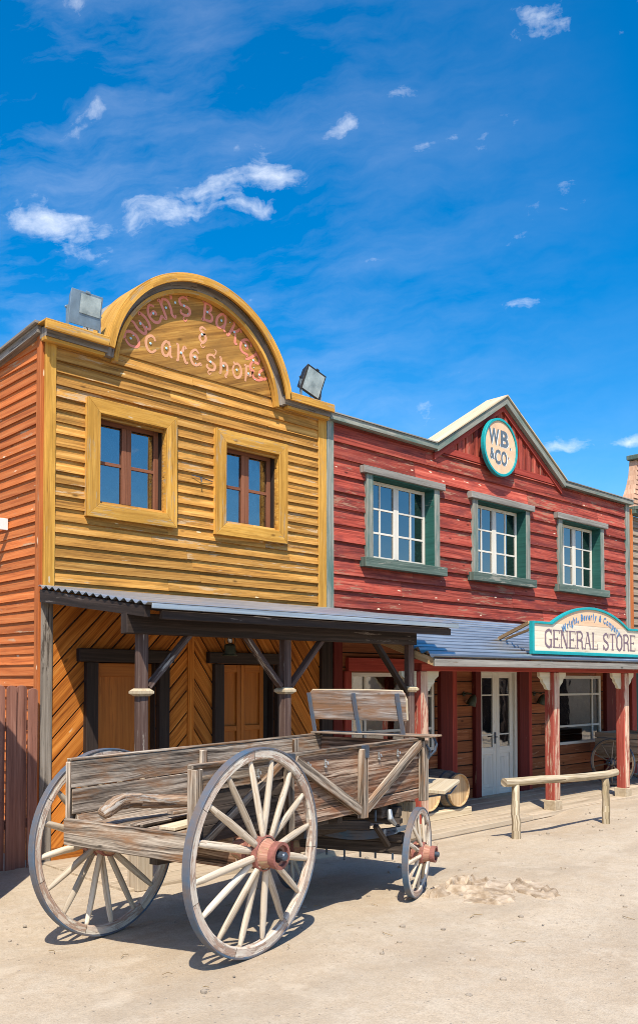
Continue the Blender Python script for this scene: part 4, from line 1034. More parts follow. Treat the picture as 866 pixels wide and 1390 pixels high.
while z<6.94:
    z1_=min(z+.115,6.95); xa0,xa1=xl_(z),xl_(z1_); X=xa0; xe=33.4-xa0
    yy=.05+.35*(z-5.79)/1.2*.4
    while X<xe:
        X2=min(X+.20,xe); dx0=(xa1-xa0) if X==xa0 else 0; dx1=-(xa1-xa0) if X2==xe else 0; o=random.uniform(0,.012)
        mb.hexa([(X,yy-.03-o,z),(X,.33,z),(X2-.008,.33,z),(X2-.008,yy-.03-o,z),(X+dx0,yy,z1_+.004),(X+dx0,.33,z1_+.004),(X2-.008+dx1,.33,z1_+.004),(X2-.008+dx1,yy,z1_+.004)]); X=X2
    z=z1_
mb.build('shingle_roof',wood('orange_shingle',(.34,.17,.10),(.52,.31,.20),(.62,.42,.29),var=.3,knots=0),nb)
mb=MB(); mb.box(14.24,19.2,.02,.36,6.955,7.06,ax=0); mb.build('roof_cap',M['green_wood'],nb,bevel=.01)
mb=MB(); mb.box(13.80,13.98,-.02,.04,.55,2.2,ax=2); mb.build('green_post',M['deep_green'],nb)
mb=MB(); mb.box(13.58,13.78,-.05,.02,-.05,2.9,ax=2); mb.build('red_post',M['red_trim'],nb)

# ================================================================== signs
# store sign
sg=thing('store_sign','cream GENERAL STORE sign with a teal border and arched top on the tin porch roof','sign',(8.3,-2.0,2.38)); GO=sg['_o']
XL,XR,ZL,ZS,ZT=6.585,10.02,2.40,2.84,3.125
cxs=(XL+XR)/2; aw=1.19
ch=aw; rise=ZT-ZS; rad=(ch*ch+rise*rise)/(2*rise); czs=ZT-rad; aa=math.asin(ch/rad)
arc=[(cxs+rad*math.sin(t),czs+rad*math.cos(t)) for t in [-aa+2*aa*i/32 for i in range(33)]]
outline=[(XL,ZL),(XL,ZS)]+arc+[(XR,ZS),(XR,ZL)]
mb=MB()
zz=[ZL,2.49,2.60,2.71,ZS]
for a,b_ in zip(zz[:-1],zz[1:]): mb.box(XL,XR,-2.03,-2.0,a+.001,b_-.001,ax=0)
board=mb.build('sign_board',M['sign_cream'],sg)
mb=MB(); mb.prism(arc,'y',-2.032,-2.0,.5); mb.build('sign_arch',M['sign_peach'],sg)
mb=MB(); bw=.04
mb.box(XL-.01,XR+.01,-2.055,-1.99,ZL-.03,ZL+bw-.02,ax=0); mb.box(XL-.01,XL+bw,-2.054,-1.991,ZL+bw-.02,ZS+.012,ax=2); mb.box(XR-bw,XR+.01,-2.054,-1.991,ZL+bw-.02,ZS+.012,ax=2)
mb.box(XL+bw,cxs-aw+.02,-2.053,-1.992,ZS-bw*.55,ZS+.014,ax=0); mb.box(cxs+aw-.02,XR-bw,-2.053,-1.992,ZS-bw*.55,ZS+.014,ax=0)
mb.arcband(cxs,czs,rad-bw*.6,rad+.014,math.pi/2-aa,math.pi/2+aa,-2.055,-1.99,n=32)
mb.build('sign_border',M['teal'],sg,bevel=.004)
mb=MB(); mb.beam((6.60,-1.98,2.83),(6.96,-1.2,2.63),.035,.05); mb.beam((6.66,-1.98,2.74),(7.14,-1.2,2.63),.02,.035); mb.beam((9.9,-1.98,2.80),(9.9,-.95,2.72),.03,.05)
mb.build('sign_brace',M['barrel_wood'],sg,each=True)
# western slab lettering
def bar(mb,x0,z0,x1,z1,w,xf,t=.004): ribbon(mb,[(x0,z0),(x1,z1)],w,0,xf,t=t,smooth=False)
def western(mb,ch,x,z,w,h,y):
    """condensed slab letters; T = thick stem, s = serif"""
    xf=lambda a,b_,t:V((x+a,y-t,z+b_)); T=.038; s=.013
    def stem(a,z0=0,z1=h,sr=True,tt=T):
        bar(mb,a,z0,a,z1,tt,xf)
        if sr:
            for q in(z0+s/2,z1-s/2): bar(mb,a-T*.95,q,a+T*.95,q,s,xf,.0045)
    l=T/2+.008; r=w-T/2-.008
    if ch in 'GC':
        ribbon(mb,[(r+.01,h*.80),(w*.62,h-.005),(l+.01,h*.82),(l,h*.5),(l+.01,h*.18),(w*.62,.005),(r,h*.2)],T,.35,xf,t=.004)
        if ch=='G': bar(mb,r,0,r,h*.45,T*.9,xf,.0046); bar(mb,r-.05,h*.45,r+.025,h*.45,s,xf,.0050)
        bar(mb,r+.005,h*.72,r+.005,h,s,xf,.0046)
    elif ch=='E':
        stem(l+.01); 
        for zz_,ln in((h-s/2,w),(s/2,w),(h*.5,w*.72)): bar(mb,l,zz_,ln-.01,zz_,s,xf,.0050)
        bar(mb,w-.012,h-.055,w-.012,h,s,xf,.0042); bar(mb,w-.012,0,w-.012,.055,s,xf,.0042); bar(mb,w*.7,h*.42,w*.7,h*.58,s,xf,.0042)
    elif ch=='N':
        stem(l+.005,tt=T*.5); stem(r-.005,tt=T*.5); bar(mb,l+.01,h,r-.01,0,T,xf,.0052)
    elif ch=='R':
        stem(l+.01); ribbon(mb,[(l+.01,h-s/2),(w*.62,h-.006),(r-.005,h*.76),(w*.62,h*.52),(l+.02,h*.5)],T*.8,.3,xf,t=.0048); ribbon(mb,[(w*.5,h*.5),(r-.02,h*.42),(r-.012,.02),(r+.025,s)],T*.85,.2,xf,t=.0052)
    elif ch=='A':
        bar(mb,w*.5,h,l+.0,0,T*.5,xf); bar(mb,w*.5,h,r+.0,0,T,xf,.0046); bar(mb,l+.03,h*.35,r-.03,h*.35,s,xf,.005)
        for a in(l,r): bar(mb,a-T*.7,s/2,a+T*.7,s/2,s,xf,.0050)
        bar(mb,w*.5-.04,h-s/2,w*.5+.02,h-s/2,s,xf,.005)
    elif ch=='L':
        stem(l+.01); bar(mb,l,s/2,w-.01,s/2,s,xf,.005); bar(mb,w-.014,0,w-.014,.085,s*1.4,xf,.0046)
    elif ch=='S':
        ribbon(mb,[(r,h*.76),(w*.6,h-.006),(l+.012,h*.84),(l+.02,h*.62),(w*.5,h*.5),(r-.01,h*.36),(r-.006,h*.14),(w*.45,.006),(l,h*.22)],T,.3,xf,t=.004)
        bar(mb,r+.004,h*.7,r+.004,h,s,xf,.0046); bar(mb,l-.004,0,l-.004,h*.3,s,xf,.0046)
    elif ch=='T':
        stem(w*.5,z1=h); bar(mb,.008,h-s/2,w-.008,h-s/2,s*1.3,xf,.005); bar(mb,.014,h-.07,.014,h,s,xf,.0046); bar(mb,w-.014,h-.07,w-.014,h,s,xf,.0046)
    elif ch=='O':
        ribbon(mb,[(w*.5,h-.005),(l,h*.78),(l-.002,h*.5),(l,h*.22),(w*.5,.005),(r,h*.22),(r+.002,h*.5),(r,h*.78)],T,.3,xf,t=.004,closed=True)
mb=MB(); x=6.92; hh=.27; z=2.475
ws={'G':.205,'E':.195,'N':.22,'R':.215,'A':.225,'L':.19,'S':.20,'T':.205,'O':.21,' ':.11}
txt='GENERAL STORE'; total=sum(ws[c] for c in txt)+.018*len(txt); sc_=(9.78-6.92)/total
for c in txt:
    if c!=' ': western(mb,c,x,z,ws[c]*sc_,hh,-2.0305)
    x+=(ws[c]+.018)*sc_
mb.build('general_store_lettering',M['letter_plum'],sg)

def fontglyph(ch,size,offset=0.0,shear=0):
    cu=bpy.data.curves.new('glyph','FONT'); cu.body=ch; cu.size=size; cu.offset=offset; cu.shear=shear; cu.extrude=0; cu.resolution_u=3
    o=bpy.data.objects.new('glyph',cu); C.objects.link(o)
    dg=bpy.context.evaluated_depsgraph_get(); dg.update(); ev=o.evaluated_get(dg); me=ev.to_mesh()
    vs=[tuple(v_.co) for v_ in me.vertices]; fs=[tuple(p.vertices) for p in me.polygons]; ev.to_mesh_clear()
    bpy.data.objects.remove(o); bpy.data.curves.remove(cu)
    return vs,fs
def put(mb,g_,xf):
    vs,fs=g_
    for f in fs: mb.face([xf(vs[i][0],vs[i][1]) for i in f],[(0,0)]*len(f),.5)
# company name on the arch: condensed letters along a shallow arc
name='Wright, Beverly & Company'
mb=MB(); mb2=MB(); gs_=[]; wid=[]
for c in name:
    if c==' ': gs_.append(None); wid.append(.045); continue
    g0=fontglyph(c,.142,.006,.15); xs_=[v_[0] for v_ in g0[0]]; gs_.append(g0); wid.append((max(xs_)-min(xs_))*.72+.012)
tot_=sum(wid); rr=1.75; zc_=2.845-rr+.03; s_=-tot_/2; span=1.86; k_=span/tot_
czz=3.0-rr-.055
for c,g0,w_ in zip(name,gs_,wid):
    a=(s_+w_/2)*k_/rr; s_+=w_
    if g0 is None: continue
    xs_=[v_[0] for v_ in g0[0]]; mxx=(min(xs_)+max(xs_))/2
    def mk(dy,dx=0,dz=0):
        def xf(x,y):
            X=(x-mxx)*.72*k_; r_=rr+y
            return V((8.32+r_*math.sin(a)+X*math.cos(a)+dx,dy,czz+r_*math.cos(a)-X*math.sin(a)+dz))
        return xf
    put(mb,g0,mk(-2.0365)); 
mb.build('company_lettering',M['letter_blue'],sg)

# round sign
rs=thing('round_sign','round cream W.B. & CO. sign with a turquoise rim on the red gable','sign',(8.52,-.1,6.10)); RO=rs['_o']
cx,cz,rr=8.52,6.10,.515
mb=MB(); mb.lathe([(0,.0),(rr-.03,.0),(rr-.03,.03),(0,.03)],(cx,-.185,cz),(0,1,0),n=56); mb.build('sign_board',M['sign_peach'],rs)
mb=MB(); mb.arcband(cx,cz,rr-.045,rr,0,2*math.pi,-.205,-.13,n=64,r=.4); mb.build('sign_rim',M['teal'],rs,bevel=.005)
mb=MB(); mb.box(cx-.3,cx+.3,-.152,-.03,cz-.05,cz+.05); mb.build('sign_bracket',M['dark_wood'],rs)
def rtxt(ch,x,z,w,h,off):
    g0=fontglyph(ch,1.0,.03 if ch!='.' else .02); xs_=[v_[0] for v_ in g0[0]]; ys_=[v_[1] for v_ in g0[0]]; x0,x1,y0,y1=min(xs_),max(xs_),min(ys_),max(ys_)
    return lambda mbb,y,dx=0,dz=0: put(mbb,g0,lambda a,b_:V((x+(a-x0)/(x1-x0)*w+dx,y,z+(b_-y0)/(y1-y0)*h+dz)))
mA=MB();mB_=MB()
for ch,x,z,w_,h_ in(('W',8.16,6.12,.31,.29),('.',8.475,6.12,.03,.045),('B',8.52,6.12,.24,.29),('.',8.80,6.10,.03,.045),('&',8.20,5.86,.13,.20),('C',8.34,5.79,.17,.26),('O',8.53,5.79,.18,.26),('.',8.75,5.93,.03,.045)):
    f=rtxt(ch,x,z,w_,h_,0); f(mA,-.1905); f(mB_,-.1870,.014,-.012); f(mB_,-.1875,.022,-.006)
mA.build('letters',M['letter_grey'],rs); mB_.build('letter_highlight',M['letter_white'],rs)

# plank shed added out of view, wall top slanted to shade the fence
tp=thing('shadow_shed','plank shed added out of view left of the picket fence to cast a shadow on it','shed',(-2.6,-.9,0)); TO=tp['_o']
mb=MB(); y=-1.6
while y<-.2:
    y2=y+.145; zt=lambda q:3.72+(q+1.6)*(-.80)
    mb.hexa([(-1.37,y,-.05),(-1.33,y,-.05),(-1.33,y2-.006,-.05),(-1.37,y2-.006,-.05),(-1.37,y,zt(y)),(-1.33,y,zt(y)),(-1.33,y2-.006,zt(y2)),(-1.37,y2-.006,zt(y2))]); y=y2
mb.build('side_wall',M['grey_wood'],tp)
mb=MB(); mb.hexa([(-4.4,-1.70,3.81),(-4.4,-1.70,3.85),(-4.4,-.1,2.58),(-4.4,-.1,2.54),(-1.32,-1.66,3.81),(-1.32,-1.66,3.85),(-1.32,-.1,2.58),(-1.32,-.1,2.54)]); mb.build('shed_roof',M['grey_wood'],tp)
mb=MB(); x=-4.3
while x<-1.5: mb.box(x,x+.15,-1.60,-1.57,-.05,3.70,ax=2); x+=.157
mb.build('front_wall',M['grey_wood'],tp)
ps=thing('projecting_sign','plain white painted board sticking out from the orange side wall','sign',(-.4,.86,3.9))
mb=MB(); mb.box(-.95,-.034,.80,.83,3.745,3.88,ax=0); mb.build('board',M['white_board'],ps,bevel=.003)
mb=MB(); mb.tube([(-.03,.84,3.83),(-.9,.84,3.83)],.01,n=6); mb.build('iron_bracket',M['iron'],ps)

# ================================================================== floodlights
def floodlight(loc,rz,tilt,label,dark):
    t=thing('floodlight',label,'floodlight',loc,rz,None,local=True)
    w_,h_,d_=.40,.38,.11
    def T(mb):
        R4=Matrix.Translation(V((0,0,.25)))@Matrix.Rotation(tilt,4,'Y')@Matrix.Rotation(R_(12),4,'X')
        mb.v=[R4@p for p in mb.v]
    mb=MB(); mb.hexa([(-w_/2,-d_/2,-h_/2),(w_/2,-d_/2,-h_/2),(w_/2,-d_/2,h_/2),(-w_/2,-d_/2,h_/2),(-w_/2+.05,d_/2+.03,-h_/2+.06),(w_/2-.05,d_/2+.03,-h_/2+.06),(w_/2-.05,d_/2+.03,h_/2-.06),(-w_/2+.05,d_/2+.03,h_/2-.06)])
    for sx in(-1,1): mb.tube([(sx*w_*.5,0,-.02),(sx*(w_*.5+.03),0,-.02)],.016,n=6)
    mb.box(-.03,.03,-d_/2-.012,-d_/2,h_/2-.02,h_/2+.012); T(mb)
    mb.build('housing',M['lamp_black'] if dark else M['lamp_metal'],t,bevel=.006)
    mb=MB(); m_=.03
    if dark: mb.box(-w_/2+m_,w_/2-m_,-d_/2-.008,-d_/2-.002,-h_/2+m_,h_/2-m_)
    else: mb.box(-w_/2+.12,w_/2-.025,-d_/2-.008,-d_/2-.002,-.05,h_/2-.03)
    T(mb); mb.build('lens',M['lamp_glass'],t)
    mb=MB()
    for i in range(4): mb.box(-w_/2+.03+i*.085,-w_/2+.05+i*.085,-.008,.10,.03,.16) if False else None
    for sx in(-1,1): mb.box(sx*.20-.012,sx*.20+.012,-.015,.015,-.0,.25,ax=2)
    mb.box(-.21,.21,-.016,.016,0,.014)
    mb.build('mounting_bracket',M['lamp_metal'],t)
    mb=MB(); mb.tube([(.03,.06,.22),(.10,.10,.10),(.16,.12,.012),(.30,.13,.010),(.30,.20,.010)],.007,n=6); mb.build('cable',M['lamp_black'],t)
    return t
floodlight((.40,-.14,5.948),0,0,'boxy grey floodlight on the parapet ledge left of the arch',False)
floodlight((3.95,-.14,5.948),R_(4),R_(13),'tilted black rimmed floodlight on the ledge right of the arch',True)

# ================================================================== lanterns
t=thing('hanging_lantern','small dark green lantern hanging in front of the orange double door','lantern',(1.84,-1.0,2.27))
mb=MB(); mb.lathe([(0,0),(.092,0),(.095,.012),(.072,.018),(.068,.12),(.05,.14),(.0,.145)],(1.84,-1.0,2.27),(0,0,1),n=16); mb.build('lamp_base',M['lantern'],t,smooth=False)
mb=MB(); mb.lathe([(.02,0),(.032,.04),(.02,.12),(.016,.17)],(1.84,-1.0,2.415),(0,0,1),n=12); mb.build('lamp_chimney',M['glass_store'],t,smooth=True)
mb=MB()
for sx in(-1,1): mb.tube([(1.84+sx*.068,-1,2.39),(1.84+sx*.08,-1,2.5),(1.84+sx*.05,-1,2.62),(1.84,-1,2.74),(1.84,-1,2.86)],.004,n=5)
mb.build('wire_handle',M['lantern'],t)
for k,(x,z,lab) in enumerate(((7.70,1.70,'dark lantern on the plank wall left of the white glazed doors'),(9.86,1.68,'dark lantern on the plank wall right of the white glazed doors'))):
    t=thing('wall_lantern',lab,'lantern',(x,-.01,z))
    mb=MB(); o=V((x,-.15,z-.05)); mb.lathe([(0,-.10),(.085,-.10),(.075,-.02),(.05,.06),(.02,.09),(.0,.1)],o,(.25,-.25,1),n=14); mb.build('lamp_shade',M['lantern'],t)
    mb=MB(); mb.tube([(x-.06,-.01,z+.05),(x-.06,-.08,z+.07),(x,-.14,z+.05)],.012,n=6); mb.lathe([(0,0),(.045,0),(.04,.02),(0,.022)],(x-.06,-.006,z+.05),(0,-1,0),n=12); mb.build('bracket',M['lantern'],t)

# ================================================================== fence
fn=thing('picket_fence','red-brown round topped picket fence beside the orange side wall','fence',(-1.5,-.08,0)); FO=fn['_o']
x=-.085; i=0
while x>-3.2:
    wd=random.uniform(.105,.12); x0=x-wd; y0=-.10+(.03 if i%2 else 0); zt=1.92+random.uniform(-.02,.02)
    ph=[]; r=wd/2
    P=[(x0,-.03),(x,-.03),(x,zt-r*.6)]+[(x0+r+r*math.cos(t),zt-r*.6+r*.6*math.sin(t)) for t in [math.pi*q/8 for q in range(1,8)]]+[(x0,zt-r*.6)]
    mb=MB(); mb.prism(P,'y',y0,y0+.022,None,uang=math.pi/2); mb.build('picket',M['fence_wood'],fn,bevel=.003)
    x=x0-random.uniform(.004,.012); i+=1
mb=MB(); mb.box(-3.2,-.05,-.045,-.01,.4,.5); mb.box(-3.2,-.05,-.045,-.01,1.45,1.55); mb.build('fence_rail',M['fence_wood'],fn,each=True)

# ================================================================== hitching rail
hr=thing('hitching_rail','pale debarked log hitching rail in front of the store boardwalk','rail',(6.2,-2.75,-.05)); HO=hr['_o']
a=V((5.262,-2.617,-.06)); b_=V((7.129,-2.874,-.06)); d=(b_-a).normalized()
def rnd_tube(mb,p0,p1,r0,r1,seg=8,n=10,wob=.008,seed=0):
    rg=random.Random(seed); pts=[];rd=[]
    for i in range(seg+1):
        f=i/seg; pts.append(V(p0).lerp(V(p1),f)+V((rg.uniform(-1,1),rg.uniform(-1,1),rg.uniform(-1,1)))*wob); rd.append((r0+(r1-r0)*f)*rg.uniform(.95,1.06))
    mb.tube(pts,rd,n=n)
mb=MB(); rnd_tube(mb,a-V((0,0,.1)),a+V((0.0,0,.70)),.060,.052,seed=1); mb.build('post',M['rail_wood'],hr,smooth=True)
mb=MB(); rnd_tube(mb,b_-V((0,0,.1)),b_+V((.0,0,.64)),.058,.052,seed=2); mb.build('post',M['rail_wood'],hr,smooth=True)
mb=MB(); mb.tube([a-d*.22+V((0,0,.735)),a+d*.0+V((0,0,.728)),a+d*.5+V((0,0,.725)),a+d*.95+V((0,0,.708)),a+d*1.4+V((0,0,.70)),a+d*1.9+V((0,0,.705)),b_+d*.25+V((0,0,.725))],[.057,.056,.055,.052,.055,.055,.052],n=12); mb.build('rail',M['rail_wood'],hr,smooth=False)

# ================================================================== barrels
def barrel(loc,label,R0=.275,L=.78):
    t=thing('barrel',label,'barrel',loc,0,'barrels on the boardwalk',local=True)
    mb=MB(); n=22; cz=R0+.02
    for i in range(n):
        a0_=6.2832*i/n; a1_=6.2832*(i+1)/n-.012; r=random.random()
        prof=[(R0*.86+(R0*.16)*math.sin(math.pi*j/8),L*j/8) for j in range(9)]
        for j in range(8):
            P=lambda a_,k:V((prof[k][0]*math.cos(a_),prof[k][1],cz+prof[k][0]*math.sin(a_)))
            mb.face([P(a0_,j),P(a1_,j),P(a1_,j+1),P(a0_,j+1)],[(prof[j][1],0),(prof[j][1],.08),(prof[j+1][1],.08),(prof[j+1][1],0)],r)
    mb.build('staves',M['barrel_dark'],t)
    mb=MB(); mb.lathe([(R0*.84,-.012),(R0*.875,-.012),(R0*.875,.03),(R0*.82,.03)],(0,0,cz),(0,1,0),n=32,closed=True); mb.build('chime',M['barrel_wood'],t)
    mb=MB()
    for i in range(6):
        xa=-R0*.83+i*R0*1.66/6; xb=xa+R0*1.66/6-.003; rr=R0*.83
        pts=[(x_,math.sqrt(max(0,rr*rr-x_*x_))) for x_ in [xa+(xb-xa)*q/4 for q in range(5)]]
        poly=[(p[0],cz+p[1]) for p in pts]+[(p[0],cz-p[1]) for p in reversed(pts)]
        if i in(0,5): poly=[q for j,q in enumerate(poly) if j==0 or (V(q)-V(poly[j-1])).length>1e-4]
        mb.prism(poly,'y',.022,.04,None,uang=math.pi/2)
    mb.build('head',M['barrel_wood'],t)
    for yy in(.05,.2,L-.2,L-.08):
        rr=R0*.86+(R0*.16)*math.sin(math.pi*yy/L); mb=MB(); mb.lathe([(rr+.001,-.018),(rr+.006,-.018),(rr+.008,.018),(rr+.001,.018)],(0,yy,cz),(0,1,0),n=32,closed=True); mb.build('hoop',M['iron'],t,smooth=False)
    return t
barrel((6.00,-1.15,.07),'oak barrel lying on its side with its round head towards the street, nearer the doors')
barrel((5.32,-1.15,.07),'oak barrel lying on its side, half hidden behind the red porch post',R0=.27)
mb=MB(); mb.box(4.9,6.35,-1.12,-1.0,-.03,.085,ax=0,j=.006); mb.box(4.9,6.35,-.6,-.48,-.03,.085,ax=0,j=.006); o=mb.build('barrel_cradle',M['pale_wood'],org=(5.6,-.8,-.03),bevel=.01)
tag(o,'pale timber blocks carrying the lying barrels','cradle')

# ================================================================== wheels
def make_wheel(parent,R0,ns,loc,rot,hs=1.0,tw=.062,felw=.066,near=True,spw=.058,mats=('white_peel','tyre','spoke_wood','hub_wood','hub_red','iron'),seed=0,name='wheel'):
    """axle along local y, outward = -y"""
    rg=random.Random(seed)
    fel=MB(); r1=R0-.016; r0=r1-felw; nseg=56; w2=tw*.42
    for i in range(nseg):
        t0=6.28318*i/nseg;t1=6.28318*(i+1)/nseg
        if i%8==0: rr=rg.random(); 
        t1b=t1-(.006 if i%8==7 else 0)
        P=lambda r,t,y:V((r*math.cos(t),y,r*math.sin(t)))
        ch=.010
        sec=[(r0,-w2+ch),(r0+ch,-w2),(r1,-w2),(r1,w2),(r0+ch,w2),(r0,w2-ch)]
        for a_,b2 in zip(sec,sec[1:]+sec[:1]):
            fel.face([P(a_[0],t0,a_[1]),P(a_[0],t1b,a_[1]),P(b2[0],t1b,b2[1]),P(b2[0],t0,b2[1])],[(t0*R0,a_[0]*1.0+a_[1]),(t1*R0,a_[0]+a_[1]),(t1*R0,b2[0]+b2[1]),(t0*R0,b2[0]+b2[1])],rr)
    w=fel.build(name,M[mats[0]],parent,org=(0,0,0))
    w.location=loc; w.rotation_euler=rot
    mb=MB(); mb.lathe([(r1+.001,-tw/2),(R0,-tw/2),(R0,tw/2),(r1+.001,tw/2)],(0,0,0),(0,1,0),n=80,closed=True); mb.build('tyre',M[mats[1]],w,org=(0,0,0),bevel=.003)
    rh=.10*hs
    dish=.03*hs
    for i in range(ns):
        t=6.28318*(i+.5)/ns+.06; mb=MB(); d=V((math.cos(t),0,math.sin(t)))
        y0=-.03*hs+(.018*hs if i%2 else -.018*hs)-dish
        pts=[];rd=[]
        for f,rw in((0,.80),(.12,.9),(.35,1.0),(.6,1.0),(.85,.88),(.95,.7),(1,.5)):
            pts.append(d*(rh*.8+(r0+.012-rh*.8)*f)+V((0,y0*(1-f),0))+V((rg.uniform(-1,1),0,rg.uniform(-1,1)))*.002); rd.append(spw/2*rw*rg.uniform(.95,1.05))
        mb.tube(pts,rd,n=8,flat=.72,up=(0,1,0),r=rg.random()); mb.build('spoke',M[mats[2]],w,org=(0,0,0),smooth=True)
    h=MB(); s=hs
    h.lathe([(.0,.16*s),(.075*s,.16*s),(.085*s,.10*s),(.108*s,.05*s),(.112*s,-.01*s),(.118*s,-.07*s),(.10*s,-.10*s),(.082*s,-.16*s),(.078*s,-.2*s),(.05*s,-.2*s),(.048*s,-.14*s),(0,-.14*s)],(0,0,0),(0,1,0),n=28)
    hub=h.build('hub',M[mats[3]],w,org=(0,0,0))
    mb=MB(); mb.lathe([(.119*s,-.045*s),(.126*s,-.05*s),(.126*s,-.09*s),(.115*s,-.095*s)],(0,0,0),(0,1,0),n=28); mb.lathe([(.079*s,-.165*s),(.094*s,-.168*s),(.096*s,-.225*s),(.075*s,-.225*s),(.072*s,-.17*s)],(0,0,0),(0,1,0),n=28)
    mb.lathe([(.113*s,.04*s),(.12*s,.035*s),(.12*s,-.0*s),(.113*s,-.0*s)],(0,0,0),(0,1,0),n=28)
    mb.build('hub_band',M[mats[4]],w,org=(0,0,0))
    mb=MB(); mb.lathe([(0,-.265*s),(.026*s,-.26*s),(.032*s,-.25*s),(.032*s,.0)],(0,0,0),(0,1,0),n=16); mb.build('axle_end',M[mats[5]],w,org=(0,0,0))
    return w

# ================================================================== WAGON
wg=thing('farm_wagon','weathered grey wooden farm wagon with big spoked wheels and a raised seat','wagon',(-.705,-3.612,0),R_(12.54),None,local=True)
W='wagon_wood';B='wagon_brown'
CAM=.038
RR=.731
make_wheel(wg,RR,16,(0,-.745,.06+RR),(CAM,.10,0),near=True,seed=11)
make_wheel(wg,RR,16,(0,.745,-.013+RR),(CAM,.3,math.pi),near=False,seed=12)
RF=.419; fa=R_(24.6-12.54)
fcx,fcy=2.353,-.118
ax_=V((-math.sin(fa),math.cos(fa),0))
for sgn,zz in((-1,-.037),(1,-.055)):
    p=V((fcx,fcy,0))+ax_*sgn*.625
    make_wheel(wg,RF,12,(p.x,p.y,zz+RF),(CAM,.2,fa if sgn<0 else fa+math.pi),hs=.80,tw=.055,felw=.05,spw=.044,seed=21+sgn)
def part(name,mat,f,bevel=.004,parent=None,**k):
    mb=MB(); f(mb); return mb.build(name,M[mat],parent or wg,org=(0,0,0),bevel=bevel,**k)
def part_each(name,mat,f,bevel=.004,parent=None,**k):
    mb=MB(); f(mb); return mb.build(name,M[mat],parent or wg,org=(0,0,0),bevel=bevel,each=True,**k)
# far side: two wide planks and a narrow one
def far(mb):
    y0,y1=.575,.605
    mb.hexa([(-.52,y0,1.195),(-.52,y0,1.395),(-.52,y1,1.395),(-.52,y1,1.195),(2.86,y0,1.215),(2.86,y0,1.415),(2.86,y1,1.415),(2.86,y1,1.215)])
    mb.hexa([(-.50,y0,1.00),(-.50,y0,1.188),(-.50,y1,1.188),(-.50,y1,1.00),(2.86,y0,1.01),(2.86,y0,1.208),(2.86,y1,1.208),(2.86,y1,1.01)])
    mb.box(-.46,2.86,y0-.02,y1-.005,.93,.995,ax=0)
part('far_side_board',W,far)
part_each('far_side_cleat',W,lambda mb:[mb.box(x,x+.06,.606,.64,.86,1.40,ax=2) for x in(-.5,.7,1.6,2.75)]+[mb.box(-.535,-.52,.57,.615,.86,1.39,ax=2)])
# near side
def near_b(mb):
    y0,y1=-.60,-.57
    for za,zb in((.845,.94),(.945,1.185),(1.19,1.41)): mb.box(.60,2.84,y0,y1,za,zb,ax=0,j=.004)
part('near_side_board',B,near_b)
part('near_side_rear_board',W,lambda mb:[mb.box(-.49,.597,-.60,-.57,1.24,1.40,ax=0,j=.003)])
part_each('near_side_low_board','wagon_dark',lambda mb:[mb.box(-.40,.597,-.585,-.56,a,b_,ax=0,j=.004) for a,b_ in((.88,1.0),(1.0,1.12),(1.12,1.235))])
part_each('top_rail',W,lambda mb:[mb.box(-.52,2.86,-.625,-.565,1.402,1.43,ax=0,j=.003),mb.hexa([(-.52,.57,1.397),(-.52,.57,1.415),(-.52,.62,1.415),(-.52,.62,1.397),(2.8,.57,1.417),(2.8,.57,1.435),(2.8,.62,1.435),(2.8,.62,1.417)])])
part_each('side_post',W,lambda mb:[mb.box(1.62,1.70,-.665,-.602,.80,1.40,ax=2,j=.003),mb.box(2.76,2.85,-.665,-.602,.82,1.40,ax=2,j=.003),mb.box(.52,.60,-.655,-.602,.82,1.39,ax=2,j=.003),mb.box(-.52,-.45,-.64,-.565,.98,1.40,ax=2,j=.003)])
def braces(mb):
    mb.beam((.64,-.625,1.37),(1.62,-.625,.87),.045,.085,up=(0,0,1)); mb.beam((2.76,-.625,1.38),(1.72,-.625,.87),.045,.085)
    mb.beam((.50,-.615,1.37),(-.40,-.615,.90),.03,.05)
part_each('diagonal_brace',W,braces)
def hooks(mb):
    for x in(.85,1.10,1.98,2.33,.2):
        mb.box(x-.009,x+.009,-.612,-.602,1.30,1.345); mb.tube([(x,-.604,1.325),(x,-.63,1.328),(x,-.635,1.305)],.005,n=6); mb.lathe([(0,.018),(.012,.014),(.014,0)],(x,-.604,1.285),(0,-1,0),n=8)
part('hook',  'bolt',hooks,bevel=0)
part_each('post_cap','iron',lambda mb:[mb.box(1.64,1.70,-.67,-.60,1.32,1.425,ax=2),mb.box(.54,.60,-.66,-.60,1.36,1.43,ax=2),mb.tube([(2.8,-.67,1.36),(2.84,-.69,1.30),(2.86,-.66,1.22)],.012,n=6)],bevel=0)
part('bed_floor',W,lambda mb:[mb.box(-.50,2.84,-.565+i*.163,-.565+i*.163+.158,.925,.955,ax=0,j=.002) for i in range(7)])
part('tail_board',W,lambda mb:mb.box(-.565,-.52,-.66,.60,.785,.975,ax=1,j=.006),bevel=.008)
part_each('front_board',B,lambda mb:[mb.box(2.815,2.845,-.565,.57,za,zb,ax=1) for za,zb in((.85,1.12),(1.125,1.40))])
part_each('inner_cleat',W,lambda mb:[mb.box(2.3,2.38,.545,.574,.96,1.40,ax=2),mb.box(.9,.98,.545,.574,.96,1.38,ax=2)])
